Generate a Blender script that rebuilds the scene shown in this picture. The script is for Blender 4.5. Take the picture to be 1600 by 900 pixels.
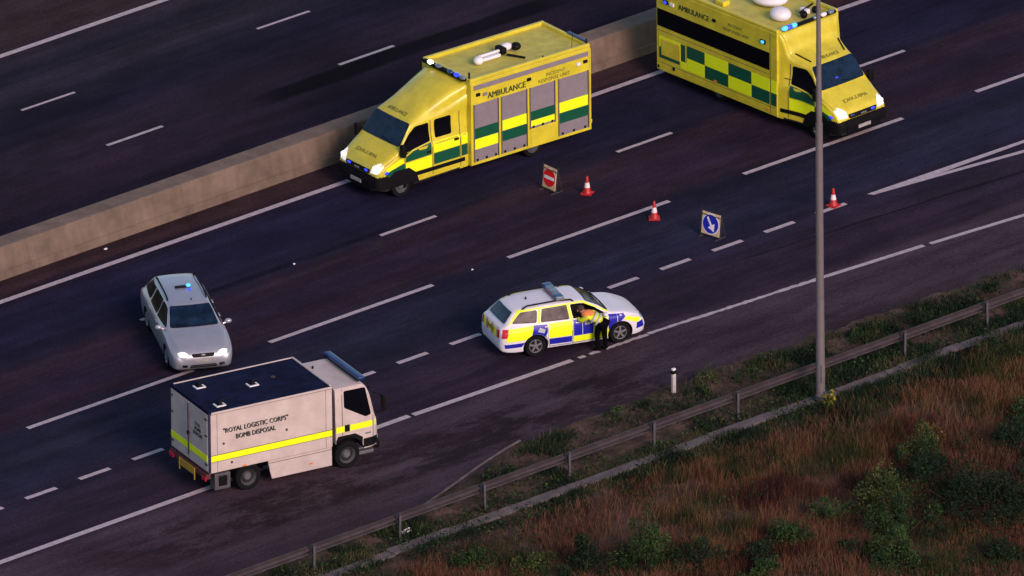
import bpy, bmesh, math, random
import numpy as np
from mathutils import Vector, Matrix
from mathutils.bvhtree import BVHTree
from mathutils.geometry import delaunay_2d_cdt

random.seed(7)
rng = np.random.default_rng(11)
for o in list(bpy.data.objects):
    bpy.data.objects.remove(o)
SC = bpy.context.scene
COL = SC.collection
R = math.radians

# ------------------------------------------------------------------ camera
cam_d = bpy.data.cameras.new('camera')
cam = bpy.data.objects.new('camera', cam_d)
COL.objects.link(cam)
cr = Vector((0.74994158, -0.66143465, -0.00958236))
cu = Vector((0.26685641, 0.2892464, 0.91930636))
cf = Vector((0.60528942, 0.69198318, -0.39342597))
Mx = Matrix.Identity(4)
for i in range(3):
    Mx[i][0], Mx[i][1], Mx[i][2] = cr[i], cu[i], -cf[i]
    Mx[i][3] = (-484.23272, -553.5879, 314.74155)[i]
cam.matrix_world = Mx
cam_d.sensor_width = 36.0
cam_d.lens = 984.754
cam_d.clip_start = 5
cam_d.clip_end = 9000
SC.camera = cam
SC.render.resolution_x, SC.render.resolution_y = 1024, 576

# ------------------------------------------------------------------ sky, sun, exposure
SUN_AZ = R(190)      # compass style: 0 = +Y, clockwise towards +X
SUN_EL = R(27)
w = bpy.data.worlds.new('World')
SC.world = w
w.use_nodes = True
nt = w.node_tree
nt.nodes.clear()
wo = nt.nodes.new('ShaderNodeOutputWorld')
wb = nt.nodes.new('ShaderNodeBackground')
sk = nt.nodes.new('ShaderNodeTexSky')
sk.sky_type = 'NISHITA'
sk.sun_disc = False
sk.sun_elevation = SUN_EL
sk.sun_rotation = SUN_AZ
wb.inputs['Strength'].default_value = 0.115
nt.links.new(sk.outputs[0], wb.inputs['Color'])
nt.links.new(wb.outputs[0], wo.inputs['Surface'])
sd = bpy.data.lights.new('sun', 'SUN')
sd.energy = 2.3
sd.angle = R(24)
sd.color = (1.0, 0.70, 0.60)
sun = bpy.data.objects.new('sun', sd)
COL.objects.link(sun)
sdir = Vector((math.sin(SUN_AZ) * math.cos(SUN_EL), math.cos(SUN_AZ) * math.cos(SUN_EL), math.sin(SUN_EL)))
sun.rotation_euler = sdir.to_track_quat('Z', 'Y').to_euler()
SC.view_settings.view_transform = 'Standard'
SC.view_settings.look = 'None'
SC.view_settings.exposure = 0.38
SC.view_settings.gamma = 1.0

# ------------------------------------------------------------------ materials
def mat(name, col, rough=0.5, metal=0.0, var=0.0, vscale=6.0, bump=0.0, bscale=40.0, coat=0.0, emis=None, estr=0.0, spec=0.5):
    m = bpy.data.materials.new(name)
    m.use_nodes = True
    n = m.node_tree
    b = n.nodes['Principled BSDF']
    b.inputs['Base Color'].default_value = (*col, 1)
    b.inputs['Roughness'].default_value = rough
    b.inputs['Metallic'].default_value = metal
    b.inputs['Specular IOR Level'].default_value = spec
    b.inputs['Coat Weight'].default_value = coat
    b.inputs['Coat Roughness'].default_value = 0.08
    if emis:
        b.inputs['Emission Color'].default_value = (*emis, 1)
        b.inputs['Emission Strength'].default_value = estr
    tc = n.nodes.new('ShaderNodeTexCoord')
    if var > 0:
        nz = n.nodes.new('ShaderNodeTexNoise')
        nz.inputs['Scale'].default_value = vscale
        nz.inputs['Detail'].default_value = 6
        nz.inputs['Roughness'].default_value = 0.65
        n.links.new(tc.outputs['Object'], nz.inputs['Vector'])
        mp = n.nodes.new('ShaderNodeMapRange')
        mp.inputs['From Min'].default_value = 0.3
        mp.inputs['From Max'].default_value = 0.7
        mp.inputs['To Min'].default_value = 1 - var
        mp.inputs['To Max'].default_value = 1 + var * 0.4
        n.links.new(nz.outputs['Fac'], mp.inputs['Value'])
        mx = n.nodes.new('ShaderNodeMix')
        mx.data_type = 'RGBA'
        mx.blend_type = 'MULTIPLY'
        mx.inputs['Factor'].default_value = 1
        mx.inputs['A'].default_value = (*col, 1)
        n.links.new(mp.outputs[0], mx.inputs['B'])
        n.links.new(mx.outputs['Result'], b.inputs['Base Color'])
    if bump > 0:
        nb = n.nodes.new('ShaderNodeTexNoise')
        nb.inputs['Scale'].default_value = bscale
        nb.inputs['Detail'].default_value = 5
        n.links.new(tc.outputs['Object'], nb.inputs['Vector'])
        bp = n.nodes.new('ShaderNodeBump')
        bp.inputs['Strength'].default_value = bump
        bp.inputs['Distance'].default_value = 0.02
        n.links.new(nb.outputs['Fac'], bp.inputs['Height'])
        n.links.new(bp.outputs[0], b.inputs['Normal'])
    return m

def vcol_mat(name, rough=0.75, attr='tint', trans=0.0):
    m = bpy.data.materials.new(name)
    m.use_nodes = True
    n = m.node_tree
    b = n.nodes['Principled BSDF']
    a = n.nodes.new('ShaderNodeAttribute')
    a.attribute_name = attr
    n.links.new(a.outputs['Color'], b.inputs['Base Color'])
    b.inputs['Roughness'].default_value = rough
    b.inputs['Specular IOR Level'].default_value = 0.2
    return m

M = {}
M['ayellow'] = mat('ambulance_yellow', (0.64, 0.54, 0.035), 0.36, var=0.22, vscale=2.1, coat=0.35)
M['aroof'] = mat('ambulance_roof', (0.56, 0.49, 0.085), 0.6, var=0.25, vscale=3.0, bump=0.1)
M['fyellow'] = mat('fluorescent_yellow', (0.80, 0.93, 0.008), 0.45, var=0.05, vscale=8)
M['green'] = mat('checker_green', (0.003, 0.075, 0.042), 0.4, var=0.10, vscale=6)
M['blue'] = mat('checker_blue', (0.010, 0.012, 0.36), 0.4, var=0.10, vscale=8)
M['glass'] = mat('dark_glass', (0.003, 0.003, 0.006), 0.35, spec=0.03)
M['glassb'] = mat('windscreen_glass', (0.006, 0.018, 0.045), 0.12, var=0.9, vscale=2.4, spec=0.45)
M['glassg'] = mat('side_glass_light', (0.085, 0.062, 0.068), 0.3, var=0.85, vscale=4, spec=0.15)
M['black'] = mat('black_plastic', (0.0045, 0.004, 0.006), 0.6, var=0.2, spec=0.15)
M['rubber'] = mat('tyre_rubber', (0.006, 0.006, 0.008), 0.85, var=0.3, vscale=15, spec=0.15)
M['seal'] = mat('panel_gap', (0.03, 0.028, 0.03), 0.8)
M['void'] = mat('dark_interior', (0.008, 0.006, 0.008), 0.9)
M['rim'] = mat('wheel_alloy', (0.30, 0.29, 0.32), 0.4, metal=0.6, var=0.3, vscale=20)
M['steel'] = mat('wheel_steel', (0.10, 0.10, 0.11), 0.5, metal=0.3, var=0.4, vscale=20)
M['shutter'] = mat('shutter_grey', (0.235, 0.20, 0.235), 0.5, metal=0.1, var=0.12, vscale=4)
M['silver'] = mat('silver_paint', (0.36, 0.365, 0.43), 0.34, metal=0.35, var=0.08, vscale=3, coat=0.5)
M['white'] = mat('white_paint', (0.72, 0.69, 0.76), 0.4, var=0.06, vscale=3, coat=0.3)
M['twhite'] = mat('truck_white', (0.53, 0.44, 0.43), 0.5, var=0.20, vscale=1.9, coat=0.1)
M['troof'] = mat('truck_roof_navy', (0.008, 0.011, 0.040), 0.8, var=0.6, vscale=2.5, bump=0.1, spec=0.06)
M['wplastic'] = mat('white_plastic', (0.78, 0.74, 0.78), 0.45, var=0.08, vscale=9)
M['grey'] = mat('grey_metal', (0.16, 0.16, 0.18), 0.5, metal=0.4, var=0.3, vscale=8)
M['redlamp'] = mat('red_lamp', (0.55, 0.015, 0.03), 0.25, coat=0.5)
M['orange'] = mat('orange_marking', (0.75, 0.20, 0.02), 0.5, var=0.2)
M['plate'] = mat('number_plate', (0.38, 0.36, 0.36), 0.5, var=0.5, vscale=14)
M['yplate'] = mat('yellow_plate', (0.42, 0.25, 0.02), 0.5, var=0.2)
M['ink'] = mat('dark_lettering', (0.02, 0.02, 0.025), 0.6)
M['oink'] = mat('olive_lettering', (0.10, 0.10, 0.02), 0.6)
M['gink'] = mat('green_lettering', (0.012, 0.045, 0.015), 0.6)
M['head'] = mat('headlight_lit', (0.9, 0.9, 0.9), 0.2, emis=(1.0, 0.95, 0.86), estr=2.6)
M['headrim'] = mat('headlight_lens', (0.55, 0.55, 0.6), 0.15, coat=0.6, emis=(1.0, 0.93, 0.85), estr=0.45)
M['blue_on'] = mat('blue_beacon_lit', (0.02, 0.03, 0.5), 0.2, emis=(0.02, 0.05, 1.0), estr=1.1)
M['cyan_on'] = mat('blue_beacon_bright', (0.05, 0.3, 0.7), 0.2, emis=(0.06, 0.38, 1.0), estr=1.3)
M['white_on'] = mat('white_strobe_lit', (0.9, 0.9, 0.9), 0.2, emis=(0.95, 1.0, 0.95), estr=2.2)
M['blue_off'] = mat('blue_dome_off', (0.012, 0.045, 0.16), 0.2, coat=0.5)
M['dome'] = mat('clear_dome', (0.16, 0.22, 0.28), 0.2, var=0.5, vscale=6, coat=0.5)
M['concrete'] = mat('barrier_concrete', (0.160, 0.112, 0.088), 0.9, var=0.36, vscale=1.4, bump=0.5, bscale=14)
M['slab'] = mat('channel_concrete', (0.130, 0.102, 0.106), 0.9, var=0.5, vscale=2.0, bump=0.4)
M['mark'] = mat('road_paint', (0.46, 0.38, 0.42), 0.7, var=0.34, vscale=7.0)
M['galv'] = mat('galvanised_steel', (0.085, 0.068, 0.082), 0.5, metal=0.3, var=0.4, vscale=2.5)
M['galvd'] = mat('weathered_post', (0.085, 0.08, 0.095), 0.7, metal=0.2, var=0.4, vscale=8)
M['column'] = mat('lamp_column_grey', (0.16, 0.135, 0.15), 0.6, metal=0.15, var=0.2, vscale=2)
M['cone'] = mat('cone_red', (0.42, 0.008, 0.012), 0.5, var=0.15, vscale=10)
M['sleeve'] = mat('cone_sleeve', (0.75, 0.66, 0.68), 0.5, var=0.1)
M['signred'] = mat('sign_red', (0.72, 0.008, 0.010), 0.4)
M['signblue'] = mat('sign_blue', (0.012, 0.018, 0.42), 0.4)
M['signyel'] = mat('sign_border', (0.62, 0.46, 0.27), 0.5, var=0.1)
M['signwht'] = mat('sign_white', (0.80, 0.76, 0.80), 0.5)
M['hivis'] = mat('hi_vis_cloth', (0.66, 0.72, 0.03), 0.8, var=0.25, vscale=9, bump=0.3, bscale=20)
M['hiorange'] = mat('hi_vis_orange', (0.75, 0.22, 0.07), 0.8, var=0.2, vscale=9)
M['reflect'] = mat('reflective_tape', (0.40, 0.42, 0.46), 0.5)
M['skin'] = mat('skin', (0.42, 0.20, 0.14), 0.6, var=0.1)
M['trouser'] = mat('black_trousers', (0.003, 0.003, 0.004), 0.95, var=0.3, spec=0.05)
M['hair'] = mat('brown_hair', (0.06, 0.02, 0.012), 0.8, var=0.3)
M['leaf'] = vcol_mat('leaves')
M['blade'] = vcol_mat('grass_blades', 0.85)
M['bark'] = mat('stem_bark', (0.06, 0.04, 0.03), 0.9, var=0.4)

# ------------------------------------------------------------------ helpers
def link(o, parent=None):
    COL.objects.link(o)
    if parent is not None:
        o.parent = parent
    return o

def mesh_obj(name, verts, faces, mats, parent=None, smooth=False, midx=None):
    me = bpy.data.meshes.new(name)
    me.from_pydata([tuple(v) for v in verts], [], faces)
    if not isinstance(mats, (list, tuple)):
        mats = [mats]
    for m in mats:
        me.materials.append(m)
    if midx is not None:
        me.polygons.foreach_set('material_index', midx)
    if smooth:
        me.polygons.foreach_set('use_smooth', [True] * len(me.polygons))
    me.update()
    return link(bpy.data.objects.new(name, me), parent)

def thing(name, label, cat, loc=(0, 0, 0), rz=0.0, group=None):
    o = bpy.data.objects.new(name, None)
    o.empty_display_size = 0.3
    COL.objects.link(o)
    o.location = loc
    o.rotation_euler = (0, 0, rz)
    tag(o, label, cat, group)
    return o

def tag(o, label=None, cat=None, group=None, kind=None):
    if label: o['label'] = label
    if cat: o['category'] = cat
    if group: o['group'] = group
    if kind: o['kind'] = kind
    return o

class MB:
    """collects shapes, builds them as one mesh object"""
    def __init__(s):
        s.bm = bmesh.new()
    def box(s, c, d, bev=0.0, rot=None, seg=2):
        r = bmesh.ops.create_cube(s.bm, size=1.0)
        vs = r['verts']
        for v in vs:
            v.co = Vector((v.co.x * d[0], v.co.y * d[1], v.co.z * d[2]))
        if bev > 0:
            es = list({e for v in vs for e in v.link_edges})
            g = bmesh.ops.bevel(s.bm, geom=es, offset=bev, segments=seg, affect='EDGES', profile=0.6)
            vs = list({v for f in g['faces'] for v in f.verts} | {v for v in vs if v.is_valid})
        Rm = rot if rot is not None else Matrix.Identity(3)
        cc = Vector(c)
        for v in vs:
            v.co = Rm @ v.co + cc
        return s
    def cyl(s, a, b, r1, r2=None, n=16, caps=True):
        a, b = Vector(a), Vector(b)
        r2 = r1 if r2 is None else r2
        d = (b - a)
        q = d.to_track_quat('Z', 'Y').to_matrix()
        g = bmesh.ops.create_cone(s.bm, cap_ends=caps, segments=n, radius1=r1, radius2=r2, depth=d.length)
        for v in g['verts']:
            v.co = q @ v.co + (a + b) / 2
        return s
    def sph(s, c, r, n=14, sc=(1, 1, 1)):
        g = bmesh.ops.create_uvsphere(s.bm, u_segments=n, v_segments=max(6, n * 2 // 3), radius=r)
        for v in g['verts']:
            v.co = Vector((v.co.x * sc[0], v.co.y * sc[1], v.co.z * sc[2])) + Vector(c)
        return s
    def lathe(s, prof, origin=(0, 0, 0), axis='Z', n=24):
        """prof: list of (r, h)"""
        rings = []
        O = Vector(origin)
        for (r, h) in prof:
            ring = []
            for i in range(n):
                t = 2 * math.pi * i / n
                a, b = r * math.cos(t), r * math.sin(t)
                p = {'Z': (a, b, h), 'Y': (a, h, b), 'X': (h, a, b)}[axis]
                ring.append(s.bm.verts.new(O + Vector(p)))
            rings.append(ring)
        for k in range(len(rings) - 1):
            for i in range(n):
                j = (i + 1) % n
                s.bm.faces.new((rings[k][i], rings[k][j], rings[k + 1][j], rings[k + 1][i]))
        return s
    def prism(s, poly, a0, a1, plane='xz'):
        """extrude a 2d polygon; plane xz -> along y, xy -> along z, yz -> along x"""
        def P(p, h):
            return {'xz': (p[0], h, p[1]), 'xy': (p[0], p[1], h), 'yz': (h, p[0], p[1])}[plane]
        lo = [s.bm.verts.new(P(p, a0)) for p in poly]
        hi = [s.bm.verts.new(P(p, a1)) for p in poly]
        s.bm.faces.new(lo)
        s.bm.faces.new(hi[::-1])
        n = len(poly)
        for i in range(n):
            j = (i + 1) % n
            s.bm.faces.new((lo[j], lo[i], hi[i], hi[j]))
        return s
    def tube(s, pts, r, n=8):
        for i in range(len(pts) - 1):
            rr = r if not isinstance(r, (list, tuple)) else r[i]
            r2 = r if not isinstance(r, (list, tuple)) else r[i + 1]
            s.cyl(pts[i], pts[i + 1], rr, r2, n=n)
        return s
    def build(s, name, m, parent=None, smooth=False, fixn=True):
        if fixn:
            bmesh.ops.recalc_face_normals(s.bm, faces=s.bm.faces[:])
        me = bpy.data.meshes.new(name)
        s.bm.to_mesh(me)
        s.bm.free()
        me.materials.append(m)
        if smooth:
            me.polygons.foreach_set('use_smooth', [True] * len(me.polygons))
            me.set_sharp_from_angle(angle=R(38))
        return link(bpy.data.objects.new(name, me), parent)

def interp(keys, x):
    """smooth monotone interpolation of [(x, v), ...] sorted by x descending or ascending"""
    k = sorted(keys)
    xs = [a for a, _ in k]
    ys = [b for _, b in k]
    n = len(xs)
    if x <= xs[0]: return ys[0]
    if x >= xs[-1]: return ys[-1]
    d = [(ys[i + 1] - ys[i]) / (xs[i + 1] - xs[i]) for i in range(n - 1)]
    m = [d[0]] + [0 if d[i - 1] * d[i] <= 0 else 2 * d[i - 1] * d[i] / (d[i - 1] + d[i]) for i in range(1, n - 1)] + [d[-1]]
    for i in range(n - 1):
        if x <= xs[i + 1]:
            h = xs[i + 1] - xs[i]
            t = (x - xs[i]) / h
            return ((2 * t**3 - 3 * t**2 + 1) * ys[i] + (t**3 - 2 * t**2 + t) * h * m[i]
                    + (-2 * t**3 + 3 * t**2) * ys[i + 1] + (t**3 - t**2) * h * m[i + 1])

def catmull(pts, sub=3):
    out = []
    n = len(pts)
    for i in range(n - 1):
        p0, p1, p2, p3 = pts[max(i - 1, 0)], pts[i], pts[i + 1], pts[min(i + 2, n - 1)]
        for k in range(sub):
            t = k / sub
            out.append(tuple(0.5 * ((2 * p1[j]) + (-p0[j] + p2[j]) * t + (2 * p0[j] - 5 * p1[j] + 4 * p2[j] - p3[j]) * t * t
                                    + (-p0[j] + 3 * p1[j] - 3 * p2[j] + p3[j]) * t**3) for j in (0, 1)))
    out.append(tuple(pts[-1]))
    return out

def loft(xs, section, sub=3):
    """section(x) -> half section [(y,z)] from bottom centre to top centre; returns verts, faces of a closed hull"""
    verts, faces = [], []
    L = None
    for x in xs:
        hs = catmull(section(x), sub)
        full = [(y, z) for y, z in hs] + [(-y, z) for y, z in hs[-2:0:-1]]
        L = len(full)
        verts += [(x, y, z) for y, z in full]
    for k in range(len(xs) - 1):
        for i in range(L):
            j = (i + 1) % L
            faces.append((k * L + i, k * L + j, (k + 1) * L + j, (k + 1) * L + i))
    faces.append(tuple(range(L))[::-1])
    faces.append(tuple((len(xs) - 1) * L + i for i in range(L)))
    return verts, faces

class Hull:
    """ray casts on a hull that never miss: nudges the ray, then takes the nearest point"""
    def __init__(s, verts, faces):
        s.t = BVHTree.FromPolygons([Vector(v) for v in verts], faces)
    def ray_cast(s, o, d):
        for j in ((0, 0, 0), (.0013, .0017, .0011), (-.0021, .0012, -.0016)):
            r = s.t.ray_cast(o + Vector(j), d)
            if r[0] is not None:
                return r
        best = min((s.t.find_nearest(o + d * q) for q in (3, 5, 6, 8, 10, 11, 12)), key=lambda r: (r[0] - o).cross(d).length)
        return best
    def find_nearest(s, p):
        return s.t.find_nearest(p)
def make_bvh(verts, faces):
    return Hull(verts, faces)

def dense(poly, step=0.06):
    out = []
    n = len(poly)
    for i in range(n):
        a, b = Vector(poly[i]), Vector(poly[(i + 1) % n])
        k = max(1, int((b - a).length / step))
        for t in range(k):
            out.append(a.lerp(b, t / k))
    return out

def rounded(poly, r=0.05, seg=3):
    out = []
    n = len(poly)
    for i in range(n):
        p0, p1, p2 = Vector(poly[i - 1]), Vector(poly[i]), Vector(poly[(i + 1) % n])
        rr = min(r, (p0 - p1).length * 0.4, (p2 - p1).length * 0.4)
        a = p1 + (p0 - p1).normalized() * rr
        b = p1 + (p2 - p1).normalized() * rr
        for k in range(seg + 1):
            t = k / seg
            out.append(tuple((a * (1 - t)**2 + p1 * 2 * t * (1 - t) + b * t * t)))
    return out

def clear_circles(poly, circles, step=0.04):
    pts = dense(poly, step)
    out = []
    for p in pts:
        q = p.copy()
        for (cx, cz, r) in circles:
            d = q - Vector((cx, cz))
            if d.length < r:
                q = Vector((cx, cz)) + d.normalized() * r
        if not out or (out[-1] - q).length > 0.004:
            out.append(q)
    return [tuple(q) for q in out]

def patch(name, bvh, poly, m, parent, plane='side', s=-1, off=0.005, step=0.09, depth=0.012, circles=None, label=None):
    """a thin plate cut to poly and laid on the hull"""
    if circles:
        poly = clear_circles(poly, circles)
    b = dense(poly, step)
    n = len(b)
    xs = [p[0] for p in b]; ys = [p[1] for p in b]
    pts = [Vector((p[0], p[1])) for p in b]
    def inside(x, y):
        c = False
        j = n - 1
        for i in range(n):
            if (pts[i].y > y) != (pts[j].y > y) and x < (pts[j].x - pts[i].x) * (y - pts[i].y) / (pts[j].y - pts[i].y) + pts[i].x:
                c = not c
            j = i
        return c
    x = min(xs) + step * 0.6
    grid = []
    while x < max(xs):
        y = min(ys) + step * 0.6
        while y < max(ys):
            if inside(x, y) and min((Vector((x, y)) - q).length for q in pts) > step * 0.45:
                grid.append(Vector((x, y)))
            y += step
        x += step
    v2, e2, f2, *_ = delaunay_2d_cdt(pts + grid, [], [list(range(n))], 1, 1e-5)
    verts = []
    for p in v2:
        if plane == 'side':
            o, d = Vector((p.x, s * 6, p.y)), Vector((0, -s, 0))
        elif plane == 'front':
            o, d = Vector((12, p.x, p.y)), Vector((-1, 0, 0))
        elif plane == 'rear':
            o, d = Vector((-12, p.x, p.y)), Vector((1, 0, 0))
        else:
            o, d = Vector((p.x, p.y, 8)), Vector((0, 0, -1))
        hit, nor, _, _ = bvh.ray_cast(o, d)
        if hit is None:
            hit, nor, _, _ = bvh.find_nearest(o + d * (6 if plane == 'side' else 10))
        if nor.dot(d) > 0:
            nor = -nor
        verts.append(hit + nor * off)
    nv = len(verts)
    faces = [tuple(f) for f in f2]
    # consistent winding towards the outside
    dirv = {'side': Vector((0, s, 0)), 'front': Vector((1, 0, 0)), 'rear': Vector((-1, 0, 0)), 'top': Vector((0, 0, 1))}[plane]
    ff = []
    for f in faces:
        nn = (verts[f[1]] - verts[f[0]]).cross(verts[f[2]] - verts[f[0]])
        ff.append(f if nn.dot(dirv) >= 0 else f[::-1])
    # skirt on the boundary
    cnt = {}
    for f in ff:
        for i in range(len(f)):
            a, c = f[i], f[(i + 1) % len(f)]
            cnt[(a, c)] = cnt.get((a, c), 0) + 1
    extra = {}
    for (a, c) in list(cnt):
        if (c, a) not in cnt:
            for q in (a, c):
                if q not in extra:
                    extra[q] = len(verts)
                    verts.append(verts[q] - dirv * depth)
            ff.append((c, a, extra[a], extra[c]))
    o = mesh_obj(name, verts, ff, m, parent)
    if label:
        o['label'] = label
    return o

def bool_cut(o, cutters):
    bm = bmesh.new()
    bm.from_mesh(o.data)
    bmesh.ops.recalc_face_normals(bm, faces=bm.faces[:])
    if bm.calc_volume(signed=True) < 0:
        bmesh.ops.reverse_faces(bm, faces=bm.faces[:])
    bm.to_mesh(o.data)
    bm.free()
    o.data.materials.append(M['void']) if len(o.data.materials) < 2 else None
    for c in cutters:
        c.parent = o.parent
        md = o.modifiers.new('cut', 'BOOLEAN')
        md.operation = 'DIFFERENCE'
        md.solver = 'EXACT'
        md.material_mode = 'TRANSFER'
        md.object = c
    bpy.context.view_layer.update()
    dg = bpy.context.evaluated_depsgraph_get()
    me = bpy.data.meshes.new_from_object(o.evaluated_get(dg))
    o.modifiers.clear()
    o.data = me
    for c in cutters:
        bpy.data.objects.remove(c)
    return o

def text_obj(name, body, size, m, parent, origin, ux, uy, mirror=False, bvh=None, ray=None, off=0.012, bold=0.0, width=None):
    cu_ = bpy.data.curves.new(name, 'FONT')
    cu_.body = body
    cu_.size = size
    cu_.align_x = 'CENTER'
    cu_.align_y = 'CENTER'
    cu_.resolution_u = 2
    t = bpy.data.objects.new(name, cu_)
    COL.objects.link(t)
    bpy.context.view_layer.update()
    dg = bpy.context.evaluated_depsgraph_get()
    me = bpy.data.meshes.new_from_object(t.evaluated_get(dg))
    bpy.data.objects.remove(t)
    ux, uy, origin = Vector(ux), Vector(uy), Vector(origin)
    sx = 1.0
    if width:
        w0 = max(v.co.x for v in me.vertices) - min(v.co.x for v in me.vertices)
        sx = width / w0
    nrm = ux.cross(uy)
    if bold:
        bm = bmesh.new()
        bm.from_mesh(me)
        base = bm.faces[:]
        for dx, dy in ((-1.6, .6), (1.6, -.6)):
            g_ = bmesh.ops.duplicate(bm, geom=base)
            for e_ in g_['geom']:
                if isinstance(e_, bmesh.types.BMVert):
                    e_.co.x += dx * bold * 2.2
                    e_.co.y += dy * bold * 2.2
                    e_.co.z += .0006 * (1 + dx)
        bm.to_mesh(me)
        bm.free()
    for v in me.vertices:
        x = v.co.x * sx * (-1 if mirror else 1)
        p = origin + ux * x + uy * v.co.y + nrm * v.co.z
        if bvh is not None:
            d = Vector(ray)
            h, nn, _, _ = bvh.ray_cast(p - d * 4, d)
            if h is not None:
                if nn.dot(d) > 0: nn = -nn
                p = h + nn * off
        v.co = p
    me.materials.clear()
    me.materials.append(m)
    o = bpy.data.objects.new(name, me)
    return link(o, parent)

def wheel(parent, x, y, r, wdt, s, rimmat, spokes=5, steel=False):
    """hub disc with tyre and rim children; axle along y, s = outer side"""
    hub = MB().cyl((x, y - wdt * 0.35, r), (x, y + wdt * 0.35, r), r * 0.22, n=14).build('wheel', M['grey'], parent, True)
    h = wdt / 2
    prof = [(r * .62, -h * .8), (r * .80, -h), (r * .94, -h * .92), (r, -h * .6), (r, h * .6), (r * .94, h * .92), (r * .80, h), (r * .62, h * .8), (r * .62, -h * .8)]
    MB().lathe(prof, (x, y, r), 'Y', 28).build('tyre', M['rubber'], hub, True)
    b = MB()
    yo = y + s * h * 0.72
    if steel:
        b.lathe([(r * .63, s * h * .9), (r * .60, s * h * .7), (r * .50, s * h * .25), (r * .34, s * h * .30), (r * .26, s * h * .62), (0.001, s * h * .66)], (x, y, r), 'Y', 24)
    else:
        b.lathe([(r * .63, s * h * .85), (r * .60, s * h * .95), (r * .56, s * h * .82), (r * .57, s * h * .3)], (x, y, r), 'Y', 24)
        b.lathe([(r * .16, s * h * .7), (r * .14, s * h * .88), (0.001, s * h * .9)], (x, y, r), 'Y', 12)
        for k in range(spokes):
            t = 2 * math.pi * k / spokes + 0.3
            rot = Matrix.Rotation(-t, 3, 'Y')
            c = Vector((x, yo, r)) + rot @ Vector((r * .35, 0, 0))
            b.box(c, (r * .46, 0.03, r * .17), 0.008, rot, 1)
    b.build('rim', rimmat, hub, True)
    MB().cyl((x, y - h * .3, r), (x, y + s * h * 0.1, r), r * .56, n=20).build('brake_disc', M['void'], hub)
    return hub

def arch_cut(x, y, r, wdt, s, z=None):
    z = r if z is None else z
    c = MB().cyl((x, y - s * wdt, z), (x, y + s * 0.35, z), r * 1.0, n=28).build('cutter', M['void'])
    c.data.materials.clear()
    c.data.materials.append(M['void'])
    return c

# ------------------------------------------------------------------ ground, roads
def noise1(x, seed=0):
    return (math.sin(x * 1.7 + seed) + math.sin(x * 3.9 + seed * 2.1) * .5 + math.sin(x * 8.3 + seed * .7) * .3) / 1.8

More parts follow.
